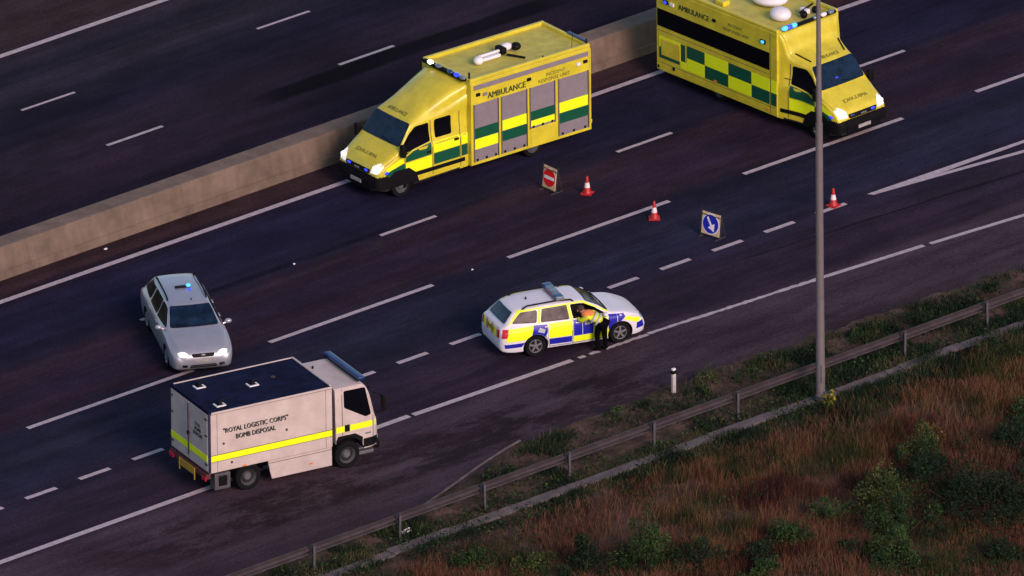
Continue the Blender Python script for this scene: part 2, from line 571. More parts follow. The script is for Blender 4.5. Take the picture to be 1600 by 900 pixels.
def asphalt_material():
    m = bpy.data.materials.new('motorway_asphalt')
    m.use_nodes = True
    n = m.node_tree
    b = n.nodes['Principled BSDF']
    L = n.links.new
    geo = n.nodes.new('ShaderNodeNewGeometry')
    sep = n.nodes.new('ShaderNodeSeparateXYZ')
    L(geo.outputs['Position'], sep.inputs[0])
    def mapn(scale, detail=5, sx=1.0, sy=1.0, rough=0.6):
        mp = n.nodes.new('ShaderNodeMapping')
        mp.inputs['Scale'].default_value = (sx, sy, 1)
        L(geo.outputs['Position'], mp.inputs['Vector'])
        nz = n.nodes.new('ShaderNodeTexNoise')
        nz.inputs['Scale'].default_value = scale
        nz.inputs['Detail'].default_value = detail
        nz.inputs['Roughness'].default_value = rough
        L(mp.outputs[0], nz.inputs['Vector'])
        return nz.outputs['Fac']
    def math_(op, a, b_=None, c=None, clamp=False):
        q = n.nodes.new('ShaderNodeMath')
        q.operation = op
        q.use_clamp = clamp
        for i, v in enumerate((a, b_, c)):
            if v is None: continue
            if isinstance(v, (int, float)): q.inputs[i].default_value = v
            else: L(v, q.inputs[i])
        return q.outputs[0]
    def rng_(v, a, b_, c=0.0, d=1.0):
        q = n.nodes.new('ShaderNodeMapRange')
        q.inputs['From Min'].default_value = a
        q.inputs['From Max'].default_value = b_
        q.inputs['To Min'].default_value = c
        q.inputs['To Max'].default_value = d
        q.interpolation_type = 'SMOOTHSTEP'
        L(v, q.inputs['Value'])
        return q.outputs[0]
    warp = math_('MULTIPLY', math_('SUBTRACT', mapn(0.5, 6, 0.35, 1.0), 0.5), 1.5)
    yw = math_('ADD', sep.outputs['Y'], warp)
    t = math_('MULTIPLY_ADD', yw, 1 / 44.0, 14 / 44.0)          # y -14..30
    ramp = n.nodes.new('ShaderNodeValToRGB')
    cr_ = ramp.color_ramp
    cr_.interpolation = 'EASE'
    stops = [(-14, (.042, .026, .040)), (-8.2, (.046, .030, .046)), (-5.4, (.049, .030, .049)), (-4.6, (.022, .013, .034)), (-3.2, (.024, .015, .036)),
             (-2.0, (.019, .014, .040)), (-0.9, (.013, .0145, .042)), (0.3, (.015, .016, .042)), (1.5, (.011, .011, .034)), (2.3, (.026, .013, .030)),
             (3.6, (.020, .012, .036)), (4.9, (.028, .014, .030)), (5.6, (.012, .010, .034)), (7.0, (.0105, .0095, .038)), (8.4, (.012, .0105, .040)),
             (9.15, (.016, .010, .028)), (9.6, (.040, .020, .026)), (10.3, (.040, .021, .026)), (11.3, (.014, .008, .030)), (14.0, (.019, .010, .027)),
             (16.5, (.020, .012, .030)), (18.6, (.010, .008, .027)), (19.6, (.013, .011, .028)), (20.6, (.024, .019, .038)), (21.6, (.014, .012, .030)),
             (22.6, (.024, .018, .034)), (23.6, (.034, .020, .025)), (29, (.030, .018, .026))]
    e0 = cr_.elements
    while len(e0) > 1: e0.remove(e0[0])
    for i, (y, c) in enumerate(stops):
        e = e0[0] if i == 0 else e0.new((y + 14) / 44.0)
        e.position = (y + 14) / 44.0
        lum = (c[0] + c[1] + c[2]) / 3
        e.color = tuple((q * .76 + lum * .24) * kk for q, kk in zip(c, (1.08, 1.0, .98))) + (1,)
    L(t, ramp.inputs[0])
    # blotches
    blot = rng_(mapn(0.45, 7, 0.5, 1.0, 0.75), 0.3, 0.7, 0.66, 1.32)
    fine = rng_(mapn(9, 4, 1, 1, 0.8), 0.25, 0.75, 0.72, 1.30)
    grit = rng_(mapn(22, 3, 1, 1, 0.85), 0.25, 0.75, 0.60, 1.42)
    streak = rng_(mapn(1.2, 4, 0.06, 1.6, 0.6), 0.3, 0.7, 0.80, 1.18)
    k = math_('MULTIPLY', math_('MULTIPLY', blot, fine), math_('MULTIPLY', grit, streak))
    # dark spill stains on the hard shoulder
    st = rng_(mapn(0.62, 8, 0.42, 1.0, 0.80), 0.455, 0.52, 0.0, 1.0)
    ym = math_('MULTIPLY', rng_(sep.outputs['Y'], -8.9, -7.9), rng_(sep.outputs['Y'], -5.4, -6.6))
    xm = math_('MULTIPLY', rng_(sep.outputs['X'], -24, -16, .3, 1.), rng_(sep.outputs['X'], 1, -3, .25, 1.))
    stain = math_('MULTIPLY', math_('MULTIPLY', st, ym), xm)
    # dark resurfaced patch on the far carriageway
    px = math_('ADD', sep.outputs['X'], math_('MULTIPLY', warp, 2.0))
    yp = math_('MULTIPLY_ADD', warp, .45, sep.outputs['Y'])
    p1 = math_('MULTIPLY', rng_(yp, 14.75, 14.95), rng_(yp, 15.72, 15.55))
    p1 = math_('MULTIPLY', p1, rng_(px, 3.2, 4.6))
    p1 = math_('MULTIPLY', p1, rng_(px, 17.0, 14.0))
    # tarred joint in the second lane
    ln = math_('ABSOLUTE', math_('SUBTRACT', math_('MULTIPLY_ADD', warp, 0.15, sep.outputs['Y']), 5.62))
    p2 = math_('MULTIPLY', rng_(ln, 0.20, 0.06), rng_(sep.outputs['X'], 1.5, -1.0))
    p2 = math_('MULTIPLY', p2, rng_(sep.outputs['X'], -9, -6))
    p2 = math_('MULTIPLY', p2, rng_(mapn(1.1, 5, .5, 1), .38, .55))
    # slanting thin crack in the slip lane and shoulder
    cy = math_('MULTIPLY_ADD', sep.outputs['X'], 0.06, sep.outputs['Y'])
    ln3 = math_('ABSOLUTE', math_('SUBTRACT', math_('MULTIPLY_ADD', warp, 0.35, cy), -2.55))
    p3 = math_('MULTIPLY', rng_(ln3, 0.07, 0.02), rng_(sep.outputs['X'], 5.0, 7.0, 0.0, 0.55))
    seams = None
    for yy in (7.35, 3.55, -0.15, 17.6, 21.2):
        l_ = math_('ABSOLUTE', math_('SUBTRACT', math_('MULTIPLY_ADD', warp, .05, sep.outputs['Y']), yy))
        q_ = math_('MULTIPLY', rng_(l_, .05, .012), .30)
        seams = q_ if seams is None else math_('MAXIMUM', seams, q_)
    seams = math_('MULTIPLY', seams, rng_(mapn(.6, 3, .4, 1), .42, .56))
    p3 = math_('MAXIMUM', p3, seams)
    dark = math_('MAXIMUM', math_('MAXIMUM', math_('MULTIPLY', stain, 0.52), math_('MULTIPLY', p1, 0.75)), math_('MAXIMUM', math_('MULTIPLY', p2, 0.55), p3))
    k2 = math_('MULTIPLY', k, math_('SUBTRACT', 1.0, dark))
    mx = n.nodes.new('ShaderNodeMix')
    mx.data_type = 'RGBA'
    mx.blend_type = 'MULTIPLY'
    mx.inputs['Factor'].default_value = 1
    L(ramp.outputs[0], mx.inputs['A'])
    L(k2, mx.inputs['B'])
    L(mx.outputs['Result'], b.inputs['Base Color'])
    b.inputs['Roughness'].default_value = 0.92
    b.inputs['Specular IOR Level'].default_value = 0.07
    bp = n.nodes.new('ShaderNodeBump')
    bp.inputs['Strength'].default_value = 0.35
    bp.inputs['Distance'].default_value = 0.01
    L(mapn(45, 3), bp.inputs['Height'])
    L(bp.outputs[0], b.inputs['Normal'])
    return m

def soil_material():
    m = bpy.data.materials.new('verge_soil')
    m.use_nodes = True
    n = m.node_tree
    b = n.nodes['Principled BSDF']
    geo = n.nodes.new('ShaderNodeNewGeometry')
    def nz(scale, det=6, rough=.7):
        q = n.nodes.new('ShaderNodeTexNoise')
        q.inputs['Scale'].default_value = scale
        q.inputs['Detail'].default_value = det
        q.inputs['Roughness'].default_value = rough
        n.links.new(geo.outputs['Position'], q.inputs['Vector'])
        return q.outputs['Fac']
    rp = n.nodes.new('ShaderNodeValToRGB')
    e = rp.color_ramp.elements
    e[0].position, e[0].color = 0.30, (.028, .026, .016, 1)
    e[1].position, e[1].color = 0.66, (.170, .105, .085, 1)
    for pos, c in ((0.42, (.050, .036, .024)), (0.52, (.085, .055, .040)), (0.58, (.120, .072, .056))):
        q = e.new(pos)
        q.color = (*c, 1)
    n.links.new(nz(0.9), rp.inputs[0])
    mx = n.nodes.new('ShaderNodeMix')
    mx.data_type = 'RGBA'
    mx.blend_type = 'MULTIPLY'
    mx.inputs['Factor'].default_value = 1
    mp = n.nodes.new('ShaderNodeMapRange')
    mp.inputs['From Min'].default_value = .25
    mp.inputs['From Max'].default_value = .75
    mp.inputs['To Min'].default_value = .45
    mp.inputs['To Max'].default_value = 1.35
    n.links.new(nz(14, 5, .8), mp.inputs['Value'])
    n.links.new(rp.outputs[0], mx.inputs['A'])
    n.links.new(mp.outputs[0], mx.inputs['B'])
    n.links.new(mx.outputs['Result'], b.inputs['Base Color'])
    b.inputs['Roughness'].default_value = .95
    b.inputs['Specular IOR Level'].default_value = .1
    bp = n.nodes.new('ShaderNodeBump')
    bp.inputs['Strength'].default_value = .8
    bp.inputs['Distance'].default_value = .04
    n.links.new(nz(10, 6), bp.inputs['Height'])
    n.links.new(bp.outputs[0], b.inputs['Normal'])
    return m

M['asphalt'] = asphalt_material()
M['soil'] = soil_material()

def edge_y(x):
    pts = [(-60, -10.6), (-19, -10.28), (-16, -10.08), (-12, -9.93), (-9.6, -9.22), (-7.14, -8.42), (-6, -8.42), (-2.7, -8.5), (-1, -8.25), (2.8, -8.4), (7, -8.45), (12, -8.72), (60, -9.4)]
    for i in range(len(pts) - 1):
        if x <= pts[i + 1][0]:
            t = (x - pts[i][0]) / (pts[i + 1][0] - pts[i][0])
            return pts[i][1] * (1 - t) + pts[i + 1][1] * t
    return pts[-1][1]

# far ground to the horizon
g = mesh_obj('ground', [(-4000, -4000, -.09), (4000, -4000, -.09), (4000, 4000, -.09), (-4000, 4000, -.09)], [(0, 1, 2, 3)], M['soil'])
tag(g, kind='structure')

# roads: one sheet for each carriageway
def sheet(name, x0, x1, y0, y1, z, m, nx=8):
    vs, fs = [], []
    for i in range(nx + 1):
        x = x0 + (x1 - x0) * i / nx
        vs += [(x, y0, z), (x, y1, z)]
    for i in range(nx):
        fs.append((2 * i, 2 * i + 2, 2 * i + 3, 2 * i + 1))
    return mesh_obj(name, vs, fs, m)
road = tag(sheet('road_surface', -500, 500, -10.9, 10.84, 0.0, M['asphalt']), kind='structure')
road2 = tag(sheet('far_road_surface', -500, 500, 10.86, 29.0, 0.0, M['asphalt']), kind='structure')

# verge terrain, fine near the road
def vnoise(X, Y, seed=0, scale=1.0, octv=4):
    r = np.random.default_rng(seed)
    G = r.random((256, 256))
    out = np.zeros_like(X, dtype=float)
    amp, tot, sc = 1.0, 0.0, scale
    for _ in range(octv):
        x, y = X * sc + 1000.3, Y * sc + 1000.7
        xi, yi = np.floor(x).astype(int), np.floor(y).astype(int)
        fx, fy = x - xi, y - yi
        fx, fy = fx * fx * (3 - 2 * fx), fy * fy * (3 - 2 * fy)
        a = G[xi % 256, yi % 256]; b_ = G[(xi + 1) % 256, yi % 256]
        c = G[xi % 256, (yi + 1) % 256]; d = G[(xi + 1) % 256, (yi + 1) % 256]
        out += amp * ((a * (1 - fx) + b_ * fx) * (1 - fy) + (c * (1 - fx) + d * fx) * fy)
        tot += amp
        amp *= .5
        sc *= 2.03
    return out / tot

EX = np.linspace(-60, 60, 1201)
EY = np.array([edge_y(x) for x in EX])
def ground_z(X, Y):
    X, Y = np.asarray(X, float), np.asarray(Y, float)
    e = np.interp(X, EX, EY) + (vnoise(X, X * 0 + 3, 5, 1.4, 4) - .5) * .55
    d = e - Y
    edge = np.clip(d / .12, -1, 1)
    z = -.014 + .5 * (edge + 1) * .03
    bump = (vnoise(X, Y, 2, .8, 5) - .5) * .20
    z = z + np.clip((d - .1) / 1.5, 0, 1) * bump * .35
    far = np.clip((-12.3 - Y) / 3.0, 0, 1)
    z = z + far * bump * 1.2
    return z
def terrain():
    nx, ny = 440, 150
    xs = np.concatenate([[-200, -80, -45], np.linspace(-30, 30, nx), [45, 80, 200]])
    ys = np.concatenate([[-200, -80, -40], np.linspace(-30, -7.7, ny)])
    X, Y = np.meshgrid(xs, ys, indexing='ij')
    Z = ground_z(np.clip(X, -59, 59), Y)
    V = np.stack([X, Y, Z], -1).reshape(-1, 3)
    n2 = len(ys)
    I = np.arange(len(xs) - 1)[:, None] * n2 + np.arange(n2 - 1)[None]
    F = np.stack([I, I + n2, I + n2 + 1, I + 1], -1).reshape(-1, 4)
    o = mesh_obj('verge_terrain', V.tolist(), F.tolist(), M['soil'], smooth=True)
    tag(o, kind='structure')
terrain()

# ---- painted markings
def stripe(x0, x1, y0, y1, wd, parent=road, ragged=0.0, name='lane_marking', z=0.004):
    L_ = math.hypot(x1 - x0, y1 - y0)
    k = max(1, int(L_ / (0.12 if ragged else 3.0)))
    if not ragged: k = min(k, 12)
    vs, fs = [], []
    nx_, ny_ = -(y1 - y0) / L_, (x1 - x0) / L_
    for i in range(k + 1):
        t = i / k
        x, y = x0 + (x1 - x0) * t, y0 + (y1 - y0) * t
        j1 = random.uniform(-1, 1) * ragged
        j2 = random.uniform(-1, 1) * ragged
        vs += [(x + nx_ * (wd / 2 + j1), y + ny_ * (wd / 2 + j1), z), (x - nx_ * (wd / 2 + j2), y - ny_ * (wd / 2 + j2), z)]
    for i in range(k):
        fs.append((2 * i, 2 * i + 1, 2 * i + 3, 2 * i + 2))
    return mesh_obj(name, vs, fs, M['mark'], parent)

for k in range(-4, 6):                                  # lane three line: 6 m mark, 3 m gap
    x0 = 1.38 + 9.05 * k
    stripe(x0, x0 + 6.15, 1.73, 1.70, .17)
for k in range(-4, 5):                                  # lane two line: 2 m mark, 7 m gap
    x0 = -0.25 + 9.08 * k
    stripe(x0, x0 + 2.12, 5.43, 5.43, .14)
for k in range(-4, 4):                                  # far carriageway
    x0 = -1.68 + 8.9 * k
    stripe(x0, x0 + 2.12, 15.8, 15.8, .13, road2)
    x0 = -1.80 + 9.04 * k
    stripe(x0, x0 + 2.02, 19.47, 19.45, .11, road2)
stripe(-60, 60, 9.27, 8.93, .21)                        # edge line by the barrier
stripe(-60, 60, 22.98, 22.98, .21, road2)
for k in range(-14, 5):                                 # short marks of the slip road
    x0 = 2.02 + 2.0 * k + (0.0 if k > -6 else -0.0)
    stripe(x0, x0 + 1.12, -1.87 - (0.0 if x0 > -8 else (-8 - x0) * .012), -1.88 - (0.0 if x0 > -8 else (-8 - x0) * .012), .17)
# edge line of the slip lane, one run after another
stripe(-60, -8.22, -4.9, -4.92, .21)
stripe(-8.08, -2.2, -4.94, -5.07, .20)
for a, c in (((-1.95, -5.09), (-1.72, -5.09)), ((-1.55, -5.08), (-1.2, -5.09)), ((-.95, -5.09), (.62, -5.12)), ((.66, -5.10), (7.14, -5.45))):
    stripe(*[a[0], c[0], a[1], c[1]], .15, ragged=.025)
stripe(7.14, 10.72, -5.45, -5.68, .17)
stripe(10.95, 14.4, -5.70, -5.99, .16)
stripe(14.4, 40.0, -5.99, -8.8, .16)
# nose of the slip road: two lines that part
nose = mesh_obj('lane_marking', [(12.05, -1.78, .004), (12.15, -1.95, .004), (14.6, -2.06, .004), (18.0, -1.88, .004), (40, -2.2, .004), (40, -2.36, .004), (18.0, -2.04, .004),
                                (17.5, -2.42, .004), (40, -4.9, .004), (40, -5.07, .004), (17.5, -2.585, .004), (14.6, -2.235, .004), (14.6, -1.82, .004)],
                [(0, 1, 2, 12), (12, 2, 6, 3), (3, 6, 5, 4), (1, 11, 2), (2, 11, 10, 7), (7, 10, 9, 8)], M['mark'], road)

# ---- central concrete barrier in cast sections
bar = thing('concrete_barrier', 'long brown concrete step barrier between the two carriageways', 'barrier', (0, 0, 0))
prof = [(10.30, 0.0), (10.33, .23), (10.385, .255), (10.53, .885), (10.55, .905), (11.16, .905), (11.18, .885), (11.30, .255), (11.36, .23), (11.39, 0.0)]
sec0 = None
for k in range(-10, 11):
    if sec0 is None:
        sec0 = MB().prism([(a, b_) for a, b_ in prof], 0.002, 5.998, 'yz').build('barrier_section', M['concrete'], bar)
        o = sec0
    else:
        o = sec0.copy()
        link(o, bar)
    o.location = (k * 6.0 - 3.4, 0, 0)
# concrete shader in world space so that sections differ
cm = M['concrete'].node_tree
geo = cm.nodes.new('ShaderNodeNewGeometry')
for nd in cm.nodes:
    if nd.type == 'TEX_NOISE':
        cm.links.new(geo.outputs['Position'], nd.inputs['Vector'])
# vertical weather streaks
mp = cm.nodes.new('ShaderNodeMapping')
mp.inputs['Scale'].default_value = (1, .3, .12)
cm.links.new(geo.outputs['Position'], mp.inputs['Vector'])
sn = cm.nodes.new('ShaderNodeTexNoise')
sn.inputs['Scale'].default_value = 4.5
sn.inputs['Detail'].default_value = 6
cm.links.new(mp.outputs[0], sn.inputs['Vector'])
sr = cm.nodes.new('ShaderNodeMapRange')
sr.inputs['From Min'].default_value = .35
sr.inputs['From Max'].default_value = .65
sr.inputs['To Min'].default_value = .90
sr.inputs['To Max'].default_value = 1.06
cm.links.new(sn.outputs['Fac'], sr.inputs['Value'])
smx = cm.nodes.new('ShaderNodeMix')
smx.data_type = 'RGBA'
smx.blend_type = 'MULTIPLY'
smx.inputs['Factor'].default_value = 1
bsdf = cm.nodes['Principled BSDF']
src = bsdf.inputs['Base Color'].links[0].from_socket
cm.links.new(src, smx.inputs['A'])
cm.links.new(sr.outputs[0], smx.inputs['B'])
cm.links.new(smx.outputs['Result'], bsdf.inputs['Base Color'])

# ---- roadside guardrail
gr = thing('guardrail', 'weathered steel guardrail on posts behind the hard shoulder', 'guardrail', (0, -11.1, 0))
wprof = [(-.05, .46), (-.045, .475), (.05, .50), (.05, .53), (-.05, .57), (-.05, .62), (.05, .655), (.05, .685), (-.045, .725), (-.06, .745)]
outer = wprof + [(a - .006, b_) for a, b_ in wprof[::-1]]
bm0 = MB().prism(outer, 0.005, 3.17, 'yz').build('rail_beam', M['galv'], gr)
pm = MB()
pm.box((0, 0, .36), (.012, .12, .84), .002)
pm.box((.035, .055, .36), (.07, .012, .84), .002)
pm.box((-.035, -.055, .36), (.07, .012, .84), .002)
pm.box((0, .1, .60), (.10, .09, .2), .01)
post0 = pm.build('post', M['galvd'], gr)
for i, k in enumerate(range(-9, 22)):
    b_ = bm0 if i == 0 else link(bm0.copy(), gr)
    p_ = post0 if i == 0 else link(post0.copy(), gr)
    b_.location = (-17.32 + 3.175 * k, random.uniform(-.008, .008), random.uniform(-.006, .006))
    p_.location = (-17.32 + 3.175 * k, -.19, 0)
    p_.rotation_euler = (random.uniform(-.02, .02), random.uniform(-.02, .02), 0)

# ---- concrete drainage channel of slabs behind the guardrail
ch = thing('drainage_channel', 'narrow strip of concrete slabs running behind the guardrail', 'channel', (0, -11.89, 0))
sl0 = MB().box((0, 0, .01), (2.36, .40, .12), .02).build('slab', M['slab'], ch)
for i, k in enumerate(range(-14, 18)):
    b_ = sl0 if i == 0 else link(sl0.copy(), ch)
    b_.location = (k * 2.4 + .6, random.uniform(-.05, .05), random.uniform(-.012, .012))
    b_.rotation_euler = (random.uniform(-.04, .04), random.uniform(-.006, .006), random.uniform(-.012, .012))

# ---- thin pale strip lying along the ragged edge of the shoulder
sp = [(-7.10, -8.40), (-7.8, -8.56), (-8.68, -8.82), (-9.6, -9.12), (-10.47, -9.43), (-11.3, -9.72), (-12.1, -9.97)]
MBs = MB()
for a, c in zip(sp[:-1], sp[1:]):
    v = Vector((c[0] - a[0], c[1] - a[1], 0))
    MBs.box(((a[0] + c[0]) / 2, (a[1] + c[1]) / 2, .03), (v.length + .01, .05, .05), .008, Matrix.Rotation(math.atan2(v.y, v.x), 3, 'Z'))
tag(MBs.build('edging_strip', M['slab']), 'thin pale edging strip slanting from the hard shoulder to the guardrail', 'edging strip')

# ================================================================== VEHICLES
def estate_hull(P):
    """P: length factors. x=0 midway between axles"""
    fx, rx = P['fx'], P['rx']          # front and rear x
    W2 = P['w'] / 2
    H = P['h']
    cow = P['cowl']; rf = P['rooff']; rr = P['roofr']; tail = P['tail']
    ztop = [(rx, .60), (rx + .05, .93), (tail, 1.00), ((tail + rr) / 2, 1.22), (rr, H - .085), (rr + .4, H - .03), ((rf + rr) / 2, H), (rf, H - .05), (rf + .18, H - .12), ((cow + rf) / 2 + .05, 1.235), (cow, 1.0), (cow + .35, .955), (fx - .32, .82), (fx - .10, .70), (fx - .01, .56), (fx, .50)]
    zedge = [(rx, .56), (rx + .05, .88), (tail, .95), (rr, H - .17), (rr + .4, H - .10), ((rf + rr) / 2, H - .075), (rf, H - .12), (cow, .955), (cow + .35, .91), (fx - .32, .76), (fx - .10, .64), (fx - .01, .52), (fx, .46)]
    wedge = [(rx, .60), (rx + .05, .68), (tail, .69), (rr, .58), (rr + .5, .61), (rf, .61), (cow, .77), (cow + .35, .76), (fx - .32, .72), (fx - .10, .64), (fx, .50)]
    wmid = [(rx, W2 - .22), (rx + .06, W2 - .10), (rx + .22, W2 - .03), (rx + .7, W2), (fx - .9, W2), (fx - .45, W2 - .015), (fx - .2, W2 - .06), (fx - .06, W2 - .15), (fx, W2 - .27)]
    zsh = [(rx, .52), (rx + .05, .82), (tail + .3, .92), (cow, .90), (fx - .32, .72), (fx - .08, .60), (fx, .42)]
    zbot = [(rx, .36), (rx + .06, .26), (rx + .5, .20), (fx - .4, .18), (fx - .06, .22), (fx, .32)]
    def sec(x):
        zb, zt, ze, we, wm, zs = (interp(k, x) for k in (zbot, ztop, zedge, wedge, wmid, zsh))
        ws = wm - .015
        return [(0, zb), (wm * .55, zb), (wm - .10, zb + .005), (wm - .035, zb + .06), (wm, (zb + zs) * .52), (wm - .005, zs - .10 * min(1, (zs - zb) * 1.5)), (ws - .025, zs),
                (we * .35 + ws * .62, zs + (ze - zs) * .34), (we + .03, ze - .03 * min(1, (ze - zs) * 4)), (we - .06, ze + (zt - ze) * .62), (we * .5, zt - (zt - ze) * .10), (0, zt)]
    n = 74
    xs = [rx + (fx - rx) * (0.5 - 0.5 * math.cos(math.pi * i / n)) * .35 + (fx - rx) * (i / n) * .65 for i in range(n + 1)]
    return loft(xs, sec, 3)

def estate(name, label, loc, hd, P, paint, lit, police=False):
    root = thing(name, label, 'car', loc, R(hd))
    verts, faces = estate_hull(P)
    bvh = make_bvh(verts, faces)
    body = mesh_obj('body', verts, faces, [paint, M['void']], root, smooth=True)
    wb = P['wb'] / 2
    wr = .325
    cuts = []
    for sx in (1, -1):
        for s in (1, -1):
            cuts.append(arch_cut(sx * wb, s * (P['w'] / 2), wr + .055, .30, s, wr - .01))
    fx, rx, cow, rf, rr, tail = (P[k] for k in ('fx', 'rx', 'cowl', 'rooff', 'roofr', 'tail'))
    H = P['h']
    zt = H - .125
    fw = [(cow - .16, .985), (rf + .10, zt - .03), (rf - .10, zt), (-.16, zt + .012), (-.12, .965)]
    if police:
        c = MB().prism(rounded(fw, .04), -1.2, -.18, 'xz').build('cutter', M['void'])
        cuts.append(c)
    bool_cut(body, cuts)
    bpy.context.view_layer.update()
    body.data.set_sharp_from_angle(angle=R(40))
    A = [(wb, wr - .01, wr + .062), (-wb, wr - .01, wr + .062)]
    # glass
    ws = [(-.71, 1.005), (.71, 1.005), (.575, zt + .035), (-.575, zt + .035)]
    patch('windscreen', bvh, rounded(ws, .06), M['glassb'], root, 'front', off=.012, step=.06)
    rw = [(-.58, 1.03), (.58, 1.03), (.50, H - .15), (-.50, H - .15)]
    patch('rear_window', bvh, rounded(rw, .06), M['glassb'], root, 'rear', off=.012, step=.06)
    sg = M['glassg'] if police else M['glass']
    for s in (1, -1):
        if not (police and s < 0):
            patch('side_window', bvh, rounded(fw, .05), sg if s < 0 else M['glass'], root, 'side', s, .010, step=.07)
        r1 = [(-.24, .97), (-.26, zt + .012), (-1.02, zt + .012), (-1.10, 1.0)] if police else [(-.22, .97), (-.24, zt + .02), (-1.02, zt + .02), (-1.08, 1.0)]
        patch('side_window', bvh, rounded(r1, .04), sg, root, 'side', s, .010, step=.07)
        r2 = [(-1.22, 1.01), (-1.16, zt + .008), (rr + .12, zt - .02), (tail + .22, 1.06)]
        patch('side_window', bvh, rounded(r2, .06), sg, root, 'side', s, .010, step=.07)
        # doors outlined by their gaps
        def gap(pl, wd=.016):
            for a, c in zip(pl[:-1], pl[1:]):
                a, c = Vector(a), Vector(c)
                t = (c - a).normalized() * .004
                nn = Vector((-t.y, t.x)).normalized() * wd / 2
                patch('door_gap', bvh, [tuple(a - nn - t), tuple(c - nn + t), tuple(c + nn + t), tuple(a + nn - t)], M['seal'], root, 'side', s, .0025, step=.15, depth=.002)
        gap([(cow - .12, .95), (cow - .16, .60), (cow - .22, .27), (-.16, .25), (-.17, .60), (-.13, .95)])
        gap([(-.17, .25), (-.86, .26), (-1.02, .72)])
        MB().box((.02, s * (P['w'] / 2 - .005), .86), (.20, .035, .035), .01).build('door_handle', paint, root)
        MB().box((-.92, s * (P['w'] / 2 - .012), .88), (.19, .035, .035), .01).build('door_handle', paint, root)
        # roof rail
        pts = [(rf - .25, s * .56, H - .10), (rf - .35, s * .56, H - .0), (-.5, s * .56, H + .035), (rr + .35, s * .55, H + .01), (rr + .2, s * .54, H - .08)]
        MB().tube(pts, .024, 8).build('roof_rail', M['black'], root, True)
        # mirror
        mm = MB().sph((cow - .22, s * (P['w'] / 2 + .085), 1.01), .1, 14, (.75, 1.05, .72)).cyl((cow - .2, s * (P['w'] / 2 - .07), .95), (cow - .22, s * (P['w'] / 2 + .03), .98), .03, n=8)
        mm.build('wing_mirror', paint, root, True)
        # lamps
        hl = [(s * .40, .585), (s * .69, .60), (s * .73, .69), (s * .60, .725), (s * .42, .675)]
        h_ = patch('headlight', bvh, rounded(hl, .04), M['headrim'] if lit else M['dome'], root, 'front', off=.006, step=.05)
        if lit:
            p, nn, _, _ = bvh.ray_cast(Vector((12, s * .56, .655)), Vector((-1, 0, 0)))
            MB().sph(p + Vector((0, 0, .0)), .085, 14, (.45, 1.15, .9)).build('bulb', M['head'], h_, True)
        tl = [(s * .54, .68), (s * .68, .68), (s * .64, .90), (s * .57, .90)]
        patch('tail_light', bvh, rounded(tl, .03), M['redlamp'], root, 'rear', off=.008, step=.05)
        ts = [(rx + .05, .68), (rx + .26, .70), (rx + .24, .93), (rx + .10, .92)]
        patch('tail_light', bvh, rounded(ts, .03), M['redlamp'], root, 'side', s, .008, step=.05)
    # front details
    patch('grille', bvh, rounded([(-.30, .575), (.30, .575), (.34, .665), (-.34, .665)], .04), M['black'], root, 'front', off=.008, step=.05)
    MB().sph((fx - .045, 0, .62), .05, 12, (.4, 1.5, .7)).build('badge', M['rim'], root, True)
    patch('bumper_lip', bvh, rounded([(-.72, .225), (.72, .225), (.70, .262), (-.70, .262)], .015), M['rim'], root, 'front', off=.02, step=.08)
    patch('air_intake', bvh, rounded([(-.40, .27), (.40, .27), (.36, .36), (-.36, .36)], .03), M['black'], root, 'front', off=.006, step=.05)
    for s in (1, -1):
        patch('air_intake', bvh, rounded([(s * .46, .29), (s * .62, .31), (s * .60, .38), (s * .46, .37)], .02), M['black'], root, 'front', off=.006, step=.05)
    pl = patch('number_plate', bvh, [(-.26, .42), (.26, .42), (.26, .53), (-.26, .53)], M['plate'], root, 'front', off=.012, step=.06)
    patch('number_plate', bvh, [(-.26, .72), (.26, .72), (.26, .83), (-.26, .83)], M['yplate'], root, 'rear', off=.012, step=.06)
    # wipers on the windscreen
    for s in (1, -1):
        a, _, _, _ = bvh.ray_cast(Vector((12, s * .28 + .27, 1.03)), Vector((-1, 0, 0)))
        c, _, _, _ = bvh.ray_cast(Vector((12, s * .28 - .25, 1.05)), Vector((-1, 0, 0)))
        MB().cyl(a + Vector((.02, 0, .01)), c + Vector((.02, 0, .01)), .008, n=6).build('wiper', M['black'], root)
    for sx in (1, -1):
        for s in (1, -1):
            wheel(root, sx * wb, s * (P['w'] / 2 - .115), wr, .20, s, M['rim'] if not police else M['rim'])
    return root, bvh, A, H

